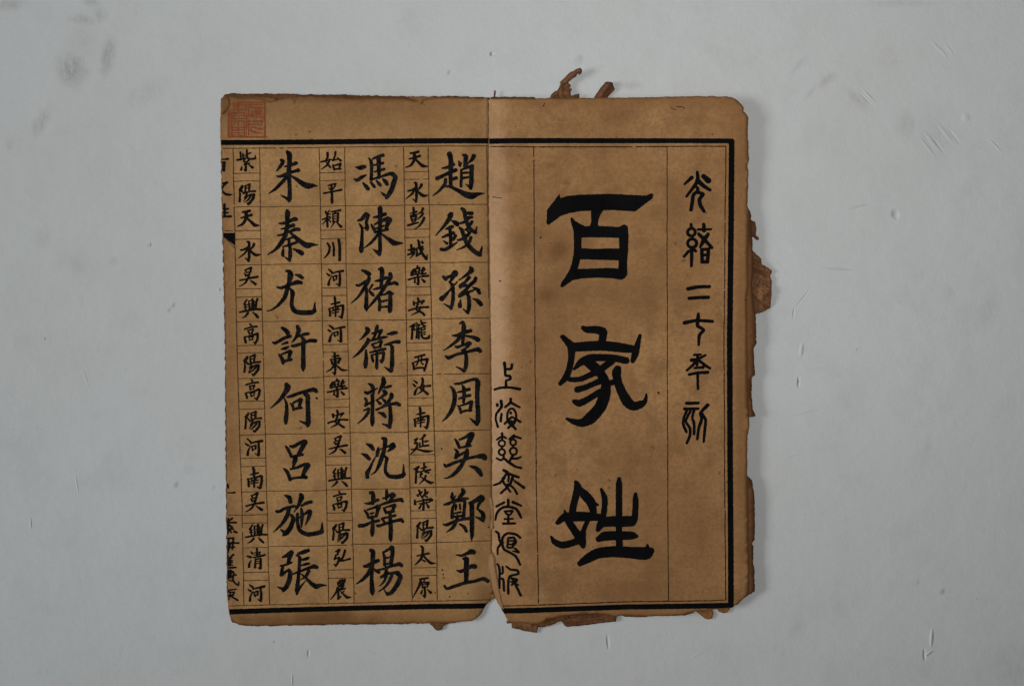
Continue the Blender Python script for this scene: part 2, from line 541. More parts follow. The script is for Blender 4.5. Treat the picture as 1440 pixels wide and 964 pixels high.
def ink(name, strokes, polys, hfun, mat, parent, loc, res=0.45, seed=0, lift=0.26, fray=0.16, grow=0.0, clip=None):
    """printed ink: the union of brush strokes laid on the paper's own relief"""
    pts = [s[:, :2] for s in strokes] + [np.asarray(p, float) for g in polys for p in g]
    A = np.concatenate(pts)
    w = max([float(s[:, 2].max()) for s in strokes] + [2.0]) / 2 + 2
    x0, y0 = A.min(0) - w
    x1, y1 = A.max(0) + w
    nx, ny = int((x1 - x0) / res) + 2, int((y1 - y0) / res) + 2
    f = ink_field(strokes, x0, y0, nx, ny, res, polys)
    gx, gy = np.meshgrid(x0 + np.arange(nx) * res, y0 + np.arange(ny) * res)
    f = f - grow + fray * (wnoise(gx, gy, 3.2, seed) * 0.8 + wnoise(gx, gy, 8.0, seed + 50) * 0.7)
    if clip is not None:
        d, ins = poly_dist(gx, gy, clip)
        f = np.maximum(f, np.where(ins, -d, d) + 0.4)
    P, F = march(f, x0, y0, res)
    if len(F) == 0:
        return None
    Z = hfun(P[:, 0], P[:, 1]) + lift
    V = to_local(np.stack([X(P[:, 0]), Y(P[:, 1]), Z * U], 1), loc)
    return make_obj(name, V, F, mat, parent)


def place(raw, org, s, jit=0.0, seed=0, wk=1.0):
    r = np.random.default_rng(seed)
    out = []
    for S in raw:
        Q = S.copy()
        if jit:
            Q[:, :2] += r.normal(0, jit, Q[:, :2].shape)
            Q[:, 2] *= r.uniform(0.9, 1.1)
        Q = smooth(Q)
        Q = Q * s
        Q[:, 2] *= wk
        Q[:, 0] += org[0]
        Q[:, 1] += org[1]
        out.append(Q)
    return out


def ribbons(name, lines, hfun, mat, parent, loc, lift=0.16, seed=0, gap=0.03, clip=None):
    """thin printed rules; each line = (points, width)"""
    r = np.random.default_rng(seed)
    V, F = [], []
    for pts, w in lines:
        P = np.asarray(pts, float)
        L = np.concatenate([[0], np.cumsum(np.hypot(*np.diff(P, axis=0).T))])
        n = max(2, int(L[-1] / 2.2))
        t = np.linspace(0, L[-1], n)
        x, y = np.interp(t, L, P[:, 0]), np.interp(t, L, P[:, 1])
        dx, dy = np.gradient(x), np.gradient(y)
        q = np.hypot(dx, dy)
        nx, ny = -dy / q, dx / q
        wob = 0.22 * wnoise(t, t * 0 + seed + P[0, 0], 40, seed + 3) + r.normal(0, 0.05, n)
        x, y = x + nx * wob, y + ny * wob
        ww = w / 2 * (1 + 0.18 * wnoise(t, t * 0 + P[0, 1], 9, seed + 8) + r.normal(0, 0.10, n))
        if clip is not None:
            d, ins = poly_dist(x, y, clip)
            okp = ins & (d > 0.5)
        else:
            okp = np.ones(n, bool)
        skip = 0
        base = len(V)
        lx, ly, rx, ry = x - nx * ww, y - ny * ww, x + nx * ww, y + ny * ww
        zl, zr = hfun(lx, ly) + lift, hfun(rx, ry) + lift
        for i in range(n):
            V.append((X(lx[i]), Y(ly[i]), zl[i] * U))
            V.append((X(rx[i]), Y(ry[i]), zr[i] * U))
        for i in range(n - 1):
            if skip > 0:
                skip -= 1
                continue
            if r.random() < gap:
                skip = int(r.integers(0, 2))
                continue
            if okp[i] and okp[i + 1]:
                a = base + 2 * i
                F.append((a, a + 1, a + 3, a + 2))
    F = np.array(F)
    V = to_local(np.array(V, float), loc)
    used, inv = np.unique(F, return_inverse=True)
    return make_obj(name, V[used], inv.reshape(F.shape), mat, parent)


# ---------------------------------------------------------------- the setting: one painted board
def build_table():
    h = 1.6
    V = [(-h, -h, 0), (h, -h, 0), (h, h, 0), (-h, h, 0), (-h, -h, -0.03), (h, -h, -0.03), (h, h, -0.03), (-h, h, -0.03)]
    F = [(0, 1, 2, 3), (7, 6, 5, 4), (0, 4, 5, 1), (1, 5, 6, 2), (2, 6, 7, 3), (3, 7, 4, 0)]
    o = make_obj('tabletop', V, F, table_material(), smooth=False)
    o['kind'] = 'structure'
    return o


build_table()

# ---------------------------------------------------------------- the book
LOC = (float(X(BOOK[0])), float(Y(BOOK[1])), 0.0)
book = bpy.data.objects.new('open_book', None)
COL.objects.link(book)
book.location = LOC
book.empty_display_size = 0.05
book['label'] = 'old open Chinese primer with browned tattered pages and black brush lettering on pale grey board'
book['category'] = 'book'


def gut(y):
    return np.interp(y, [130, 270, 400, 500, 600, 700, 850], [687, 688, 690, 691.5, 692.5, 693, 692.5])


def h_left(x, y):
    g = gut(y)
    d = g - x
    z = 3.6 + 3.6 * sstep((x - 330) / 260.0)
    z = z - 4.6 * (1 - sstep(d / 40.0)) ** 1.3
    z = z + 0.5 * wnoise(x, y, 170, 5) + 0.22 * wnoise(x, y, 52, 6)
    z = z + 0.35 * np.exp(-((x - 505 - 0.01 * (y - 140)) / 4.0) ** 2) + 0.3 * np.exp(-((x - 413) / 5.0) ** 2)
    # lifted top-left corner and soft bends of the upper margin
    z = z + 1.2 * sstep((150 - y) / 18.0) * np.exp(-((x - 480) / 160.0) ** 2)
    z = z - 1.2 * sstep((860 - 0 - y) / -16.0)
    return np.maximum(z, 2.0)


def h_right(x, y):
    g = gut(y)
    d = x - g
    z = 4.2 + 10.5 * sstep((d + 8) / 54.0) ** 0.8
    z = z + 0.6 * wnoise(x, y, 190, 15) + 0.25 * wnoise(x, y, 60, 16)
    z = z + 0.4 * np.exp(-((x - 846 + 0.012 * (y - 140)) / 4.5) ** 2) - 0.4 * np.exp(-((x - 795) / 6.0) ** 2) + 0.3 * np.exp(-((x - 905) / 6.0) ** 2)
    z = z - 2.5 * sstep((x - 940) / 120.0) + 5.0 * sstep((x - 900) / 150.0) * sstep((330 - y) / 190.0)
    z = z - 3.0 * sstep((y - 820) / 60.0)
    return z


LEFT_TOP = [(311.5, 143), (313, 137.5), (317, 135.5), (325, 136), (335, 137), (345, 139), (355, 137.5), (366, 139), (379, 143), (386, 142),
            (396, 140.5), (410, 137), (440, 136), (480, 138), (500, 140), (520, 139), (545, 138.5), (570, 140), (585, 142.5),
            (594, 140), (610, 138), (640, 138), (687, 139)]
LEFT_PAGE = LEFT_TOP + [(688, 270), (690, 400), (691.5, 500), (692.5, 600), (693, 700), (692.5, 800), (694, 837), (689, 844.5), (683, 850), (680, 856),
                        (676.5, 862), (671, 867.5), (662, 872), (640, 873.5), (600, 874.5), (560, 875), (520, 875), (470, 876.5), (430, 877), (400, 878),
                        (360, 878.5), (340, 877), (329, 873), (325, 868), (323.5, 862), (322, 852), (320.5, 840), (320, 800), (319.3, 760), (319, 690),
                        (319, 620), (318, 540), (317, 450), (315.3, 360), (314, 320), (312.6, 285), (311.8, 240), (311, 200), (309.8, 180), (310.6, 165)]
LEFT_UNDER = [(311, 139), (316, 133), (322, 132), (380, 132), (430, 133.5), (480, 134), (540, 135.5), (590, 136.5), (640, 135.5), (689, 137.5),
              (692, 420), (696, 700), (695, 834), (687, 845), (677, 860), (668, 869), (640, 874.5), (560, 876), (470, 877.5), (360, 880), (338, 878.5), (327, 874),
              (322, 862), (319, 830), (318, 700), (316.5, 500), (312, 300), (310.4, 180)]
RIGHT_PAGE = [(687.5, 140.5), (700, 140), (752, 140.5), (760, 139.5), (800, 140), (850, 139), (900, 138.5), (950, 137.5), (1000, 137), (1027, 138),
              (1035, 143), (1042, 149), (1044.5, 153), (1044, 158), (1047, 160), (1050.5, 167), (1050, 180), (1050, 196), (1051.5, 200), (1051, 210),
              (1052, 225), (1050, 232), (1051, 240), (1050.5, 260), (1050, 290), (1051, 296), (1050, 330), (1049.5, 360), (1050.5, 400), (1048, 420),
              (1049, 450), (1048.5, 480), (1049, 500), (1050, 560), (1051, 584), (1053, 590), (1052, 603), (1050, 612), (1049.5, 640), (1050, 670),
              (1050, 700), (1051, 760), (1051.5, 800), (1051, 832), (1047, 838), (1038, 847), (1032, 849.5), (1029.5, 852.5), (1010, 854), (978, 857), (960, 862),
              (940, 863), (910, 864), (880, 863), (866, 864), (857, 863), (850, 861), (820, 860), (800, 862.5), (785, 865), (776, 867), (768, 868.5),
              (763, 873), (757, 875), (750, 875), (735, 874), (725, 873), (717, 872.5), (712, 867), (708, 860), (704, 852), (700, 846), (696, 836),
              (693, 822), (692, 800), (692.5, 700), (692, 600), (691, 500), (689.5, 400), (687.5, 270)]

# leaves under the right page: (outline, height drop, material)
UNDER_A = [(690, 139), (740, 138), (752, 138.5), (754, 143), (900, 142), (1030, 141), (1046, 165), (1049, 200), (1050, 290), (1053, 296), (1055.5, 303), (1056, 330),
           (1057, 345), (1058, 380), (1056, 400), (1059, 430), (1061, 440), (1062.5, 455), (1062, 478), (1063, 481), (1059, 489), (1059, 505), (1061, 527), (1056.5, 530),
           (1056, 560), (1057.5, 576), (1061.5, 584), (1052, 586), (1050, 610), (1048, 640), (1049, 668), (1053, 670), (1057, 674), (1058, 684), (1060, 692),
           (1060.5, 720), (1060, 757), (1056, 763), (1058.5, 767), (1058, 790), (1060, 800), (1060, 830), (1050, 836), (1036, 846), (1000, 852), (960, 858), (800, 858),
           (720, 866), (706, 850), (697, 830), (694, 700), (691, 400)]
UNDER_B = [(690, 137), (720, 137.3), (750, 138.2), (756, 141), (1000, 141), (1040, 160), (1048, 220), (1050, 320), (1053, 340), (1053.5, 420), (1054, 470), (1053, 520), (1053.5, 580),
           (1050, 600), (1047, 650), (1052, 680), (1053, 720), (1053.5, 760), (1054, 820), (1046, 838), (1020, 850), (900, 858), (760, 866), (722, 868), (704, 846), (696, 800), (692, 400)]
BLOCK = [(692, 142), (760, 144), (1000, 142), (1030, 146), (1044, 172), (1046, 300), (1046, 600), (1045, 660), (1047, 820), (1030, 844), (960, 852), (800, 854), (722, 858),
         (706, 840), (698, 800), (695, 600), (691, 300)]

left_under = sheet('under_leaf', LEFT_UNDER, lambda x, y: h_left(x, y) - 1.5, M_UNDER, book, LOC, 0.5, 8, 0.8, 101)
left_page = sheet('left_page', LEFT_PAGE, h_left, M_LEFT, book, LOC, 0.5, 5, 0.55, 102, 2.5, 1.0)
block = sheet('page_block', BLOCK, lambda x, y: np.maximum(h_right(x, y) - 2.6, 1.6), M_UNDER, book, LOC, 0.0, 9, 0.5, 103)
# stretch the block's underside down to the table
me = block.data
nv = len(me.vertices)
for i in range(nv // 2, nv):
    me.vertices[i].co.z = 0.1 * U
under_b = sheet('under_leaf', UNDER_B, lambda x, y: h_right(x, y) - 1.5, M_UNDER, book, LOC, 0.5, 8, 0.7, 104)
under_a = sheet('under_leaf', UNDER_A, lambda x, y: h_right(x, y) - 0.75, M_UNDER, book, LOC, 0.5, 8, 0.7, 105)
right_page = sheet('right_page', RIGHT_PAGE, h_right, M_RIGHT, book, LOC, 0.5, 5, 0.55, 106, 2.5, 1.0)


# ---------------------------------------------------------------- torn scraps round the edges
def creased(z0, tilt, creases, ref):
    def f(x, y):
        z = z0 + tilt[0] * (x - ref[0]) + tilt[1] * (y - ref[1])
        for (ax, ay, bx, by, w, a) in creases:
            ex, ey = bx - ax, by - ay
            t = np.clip(((x - ax) * ex + (y - ay) * ey) / (ex * ex + ey * ey), 0, 1)
            d = np.hypot(x - ax - t * ex, y - ay - t * ey)
            z = z + 1.5 * a * np.exp(-(d / w) ** 1.3)
        return np.maximum(z + 0.7 * wnoise(x, y, 10, 77) + 0.45 * wnoise(x, y, 4.5, 78), 0.7)
    return f


def scrap(poly, f, mat, seed, name='torn_scrap', amp=0.5, grid=1.6):
    return sheet(name, poly, f, mat, book, LOC, 0.45, grid, amp, seed, 1.6)


# curled strip and crumpled base above the right page
scrap([(789, 122), (787, 117), (792, 112), (800, 104), (808, 99), (815, 97), (818, 99), (817.5, 104), (814, 105.5), (812, 103.5), (810, 108), (804, 112), (799, 117), (794, 119)],
      creased(8, (0.12, 0.0), [(790, 119, 816, 99, 3, 2.2)], (800, 110)), M_SCRAP, 201)
scrap([(785, 140), (784, 128), (787, 121), (790, 115), (797, 115), (803, 121), (800, 123), (804, 126), (802, 130), (803, 135), (812, 133), (815, 132), (814, 138), (808, 142), (790, 143)],
      creased(6, (0.0, -0.08), [(785, 126, 803, 126, 2, -1.8), (789, 118, 790, 140, 2, 1.6), (796, 130, 812, 136, 2, 1.4)], (795, 130)), M_SCRAP, 202)
scrap([(771, 142), (775, 134), (780, 129), (785, 127), (787, 133), (800, 137), (815, 136), (812, 141), (800, 145), (780, 145)],
      creased(4.5, (0.05, 0.05), [(775, 138, 786, 129, 2, 1.8), (785, 137, 812, 139, 2, -1.4)], (792, 138)), M_SCRAP, 203)
scrap([(833, 142), (838, 133), (846, 122), (851, 116), (855, 115.5), (861, 117), (862, 121), (864.5, 126), (860, 131), (853, 139), (848, 144)],
      creased(4, (0.0, -0.02), [(842, 140, 857, 118, 4, 3.8), (850, 141, 863, 124, 1.6, -1.5)], (850, 130)), M_SCRAP, 204)
# folded flap at the right edge
scrap([(1052, 349), (1057, 352), (1064, 359), (1070, 364), (1070.5, 372), (1075, 373), (1085, 380), (1084.5, 384), (1082.5, 388), (1085, 395), (1084, 420), (1083, 433),
       (1075, 437), (1062, 442), (1052, 444), (1050, 400)],
      creased(5.5, (-0.05, 0.0), [(1056, 379, 1078, 386, 1.9, -3.4), (1058, 417, 1082, 433, 2.0, -3.6), (1066, 394, 1060, 405, 2.0, 2.2), (1056, 366, 1071, 372, 2.4, 2.4),
                                  (1060, 425, 1080, 410, 7, 3.2), (1058, 404, 1083, 398, 2.4, -1.6), (1070, 380, 1072, 430, 3, 1.2)], (1060, 400)), M_SCRAP, 205, grid=0.9)
scrap([(1055, 308), (1058, 311), (1062, 312), (1063, 320), (1062, 330), (1066.5, 334), (1067, 337), (1063, 337), (1059, 333), (1054, 336)],
      creased(4.5, (0, 0), [(1059, 313, 1061, 334, 1.6, 1.5)], (1060, 320)), M_SCRAP, 206)
scrap([(1047, 300), (1051, 296), (1054, 298), (1055, 310), (1054, 340), (1051, 360), (1047, 362)],
      creased(9.5, (-0.15, 0), [(1052, 300, 1052, 355, 1.5, 0.8)], (1050, 330)), M_UNDER, 207)
# pieces along the lower edge
scrap([(717, 868), (719.5, 875), (720, 882), (735, 886), (748, 888), (755, 889), (755.5, 884), (757, 879), (752, 873), (735, 868)],
      creased(3.2, (0.02, -0.05), [(722, 876, 756, 880, 1.8, 1.5), (730, 880, 750, 884, 1.4, -1.2), (745, 873, 747, 884, 1.4, 1.2)], (736, 878)), M_SCRAP, 208)
scrap([(748, 872), (756, 881), (766, 880), (776, 877.5), (783, 874), (790, 871.5), (800, 868), (800, 860), (770, 862)],
      creased(4.6, (0, -0.04), [(765, 876, 795, 869, 2, 1.0)], (770, 872)), M_UNDER, 209)
scrap([(783, 868), (790, 873), (793, 878), (797, 880), (808, 879.5), (830, 877), (850, 874), (866, 873), (868, 866), (864, 862), (850, 858), (810, 858)],
      creased(3.4, (0, -0.05), [(796, 878, 866, 870, 2.2, 1.8), (800, 874, 850, 866, 1.6, -1.6), (805, 865, 830, 862, 2.5, 1.4)], (825, 870)), M_SCRAP, 210)
scrap([(866, 862), (880, 866), (900, 866.5), (920, 865), (945, 864.5), (962, 864), (976, 860), (975, 854), (870, 856)],
      creased(5.0, (0, -0.03), [(880, 863, 960, 862, 2, 0.6)], (920, 862)), M_UNDER, 211)
scrap([(977, 855), (979, 859), (984, 863), (990, 868), (996, 870), (1002, 868), (1003.5, 862), (1001, 855), (995, 851), (985, 852)],
      creased(3.4, (0, -0.05), [(992, 858, 1000, 855, 2, -1.6), (985, 861, 998, 866, 2, 1.2)], (990, 860)), M_GOLD, 212)
scrap([(1007, 852), (1010, 859), (1017, 861), (1023, 860), (1026, 855), (1024, 850), (1012, 850)],
      creased(3.6, (0, -0.05), [(1010, 856, 1024, 856, 2, 0.8)], (1016, 856)), M_GOLD, 213)
scrap([(603, 872), (605, 877), (609, 880), (612, 884.5), (617, 885.5), (622, 884), (624, 879), (632, 875), (628, 871)],
      creased(2.6, (0, -0.03), [(608, 878, 622, 881, 2, 1.0)], (615, 878)), M_SCRAP, 214)
scrap([(712, 872), (719, 870), (720, 875), (713, 876)], creased(1.6, (0, 0), [], (715, 873)), M_SCRAP, 215, amp=0.2)
# lighter strip of the spine fold showing at the lower gutter, and its little tear
scrap([(685.5, 790), (687.5, 779), (692, 776), (695, 782), (697, 800), (701, 822), (705, 842), (709, 856), (704, 852), (698, 842), (693, 828), (690, 812), (686.5, 800)],
      lambda x, y: h_right(x, y) + 0.7 + 0.8 * np.exp(-((x - 695) / 5.0) ** 2), M_PALE, 216, 'spine_fold', amp=0.5)
scrap([(686, 700), (690, 697), (693, 703), (694, 720), (694, 742), (690, 745), (689, 738), (691, 728), (690, 715)],
      lambda x, y: h_right(x, y) + 0.5, M_PALE, 217, 'spine_fold', amp=0.4)
scrap([(686, 836), (690, 832), (695, 834), (697, 839), (693, 842), (687, 841)], creased(2.4, (0, 0), [(688, 836, 695, 838, 1.6, 1.0)], (690, 837)), M_GOLD, 218, amp=0.4)
# worn top-left corner curl and frayed margin pieces
scrap([(311, 146), (313.5, 139), (319, 136), (323, 140), (323, 148), (319, 155), (314, 160.5), (311, 162)],
      lambda x, y: h_left(x, y) + 0.7 + 1.6 * np.exp(-((x - 313) / 6.0) ** 2), M_LEFT, 219, 'dog_ear', amp=0.35)
scrap([(340, 138.6), (352, 139.5), (366, 140.5), (379, 143.5), (390, 142), (386, 138.5), (372, 136.5), (345, 137)],
      lambda x, y: h_left(x, y) + 0.35, M_LEFT, 220, 'torn_edge', amp=0.5)
scrap([(570, 138.6), (579, 141), (587, 142.6), (592.5, 148), (595.5, 142.6), (606, 140), (618, 138), (600, 136.6), (580, 136.6)],
      lambda x, y: h_left(x, y) + 0.4 + 0.8 * np.exp(-((x - 592) / 5.0) ** 2), M_LEFT, 221, 'torn_edge', amp=0.6)
# a binding thread end standing out at the top of the spine
scrap([(694.6, 141), (694.4, 134), (695, 128), (697, 127.6), (697.4, 131), (696.2, 136), (696.4, 141)],
      creased(6, (0, 0), [], (695, 134)), M_SCRAP, 222, 'thread_end', amp=0.15, grid=1.0)

# ---------------------------------------------------------------- printed frame and rules
YS = [206, 300, 380, 460, 540, 620, 700, 780, 852]
R1 = [602, 604, 605.3, 607.2, 608.6, 611.3, 613.2, 614.4, 614.8]     # left of surname column one
R2 = [567.8, 569.2, 570.6, 571.8, 573.3, 574.8, 577.2, 578.6, 580]
R3 = [485, 486, 487.3, 489.2, 491, 493, 494.8, 497, 498.3]
R4 = [449.3, 451, 452.4, 453.8, 455.6, 457.6, 459.6, 461.2, 462.6]
R5 = [365.4, 366.4, 367.8, 369.6, 371.6, 373.6, 375.6, 377.6, 379.4]
R6 = [328, 330, 331.5, 332.8, 335.2, 337.6, 340.4, 342, 343.2]


def top_thin(x):
    return np.interp(x, [311, 400, 484, 600, 687], [209, 208.5, 207.4, 206.2, 205.6])


def bot_thin(x):
    return np.interp(x, [321, 343, 460, 580, 690], [851.4, 850.2, 847.4, 844, 842.2])


lines = []
for R, w in ((R1, 1.35), (R2, 1.3), (R3, 1.2), (R4, 1.2), (R5, 1.2), (R6, 1.3)):
    ys = [float(top_thin(R[0]))] + YS[1:-1] + [float(bot_thin(R[-1]))]
    lines.append((list(zip(R, ys)), w))
xs = np.linspace(311, 687, 14)
lines.append((list(zip(xs, top_thin(xs))), 1.3))
xs = np.linspace(321, 690, 14)
lines.append((list(zip(xs, bot_thin(xs))), 1.2))
lines.append(([(684.5, 206), (686, 290), (687, 420)], 1.3))


def xr(R, y):
    return float(np.interp(y, YS, R))


for ya, yb in ((288.7, 287.3), (369.4, 368.6), (448, 446.8), (525.8, 524.8), (605.6, 603.8), (684, 682), (761.6, 759.4)):
    lines.append(([(xr(R1, ya) + 0.5, ya), (float(gut(yb)) - 2.5, yb)], 1.15))
for y in (289.5, 370.6, 450, 528.4, 607.4, 686.6, 763.6):
    lines.append(([(xr(R3, y) + 1, y + 0.4), (xr(R2, y) - 1, y - 0.5)], 1.1))
for y in (290.7, 371.6, 451.5, 531, 609.6, 689.4, 767):
    lines.append(([(xr(R5, y) + 1, y + 0.4), (xr(R4, y) - 1, y - 0.5)], 1.05))
for ys, A, B in (((242, 252.5, 288.5, 322.5, 334, 370, 403.5, 415, 449, 481.5, 492.5, 527, 559, 570, 605.5, 638.5, 649.5, 684.5, 717, 728, 762.5, 797, 808), R2, R1),
                 ((243, 254, 290, 323.5, 335.5, 371, 404.5, 415.5, 450.5, 484, 494.5, 528.5, 561, 572, 608.5, 641, 653, 687.5, 720, 731, 765.5, 800, 811.5), R4, R3),
                 ((244, 255, 291, 324.5, 336.5, 372.5, 406, 417.5, 452, 485.5, 496, 531.5, 563.5, 574.5, 611, 643.5, 655, 690.5, 723, 734.5, 769, 803.5, 815), R6, R5)):
    for y in ys:
        lines.append(([(xr(A, y) + 0.6, y + 0.3), (xr(B, y) - 0.6, y - 0.3)], 1.15))
lines.append(([(313.5, 324.6), (329, 324.6)], 1.2))
lines.append(([(319, 723.6), (340, 723.6)], 1.2))
lines.append(([(318.5, 336.4), (330.5, 349.5)], 0.9))
ribbons('ruled_lines', lines, h_left, M_LINE, left_page, LOC, 0.2, 5, 0.004, LEFT_PAGE)

lines = [([(752 - 1.6, 208.4), (751.2, 350), (752.2, 500), (754, 680), (757, 846)], 1.25), ([(936.9, 208), (937.4, 480), (938, 680), (939, 843)], 1.15),
         ([(689, 206.4), (760, 208), (880, 207.6), (1019.5, 207)], 1.5), ([(1019.4, 207), (1018.6, 300), (1017, 480), (1017.6, 640), (1018.6, 760), (1019.4, 842)], 1.3),
         ([(707, 850.4), (800, 846.8), (880, 844), (1019.4, 842)], 1.4),
         ([(692, 277), (699, 278), (706, 279.4)], 0.9), ([(942, 153), (949, 156)], 1.0), ([(950, 151.5), (960, 152), (961.5, 155)], 1.0)]
ribbons('ruled_lines', lines, h_right, M_LINE_D, right_page, LOC, 0.2, 6, 0.004, RIGHT_PAGE)


def band(a, b, wa, wb=None, n=24):
    wb = wa if wb is None else wb
    t = np.linspace(0, 1, n)
    return np.stack([a[0] + (b[0] - a[0]) * t, a[1] + (b[1] - a[1]) * t, wa + (wb - wa) * t], 1)


ink('page_border', [], [[[(308, 197.2), (400, 196.8), (500, 196), (600, 195), (690, 194.6), (690, 202), (600, 202.6), (500, 203.4), (400, 204.2), (308, 204.4)]]],
    h_left, M_INK, left_page, LOC, 0.9, 1, 0.24, 0.22, 0, LEFT_PAGE)
ink('page_border', [], [[[(318, 855.6), (400, 853), (500, 850), (600, 847.6), (700, 846.8), (700, 854.2), (600, 855), (500, 857.2), (400, 860.2), (318, 863)]]],
    h_left, M_INK, left_page, LOC, 0.9, 2, 0.24, 0.22, 0, LEFT_PAGE)
ink('page_border', [], [[[(680, 195.2), (760, 195.4), (900, 195.6), (1029, 196.2), (1031.4, 198.5), (1031, 300), (1029, 480), (1029.4, 640), (1030.4, 760), (1030.8, 850), (1028, 853),
                          (960, 854), (880, 855), (800, 857.8), (700, 861.6), (700, 853.6), (800, 850.4), (880, 847.6), (960, 846.4), (1022.6, 845.6), (1022.4, 760), (1021.4, 640),
                          (1021, 480), (1023, 300), (1023.4, 203), (900, 202.8), (760, 202.8), (680, 203)]]],
    h_right, M_INK, right_page, LOC, 0.9, 3, 0.24, 0.2, 0, RIGHT_PAGE)

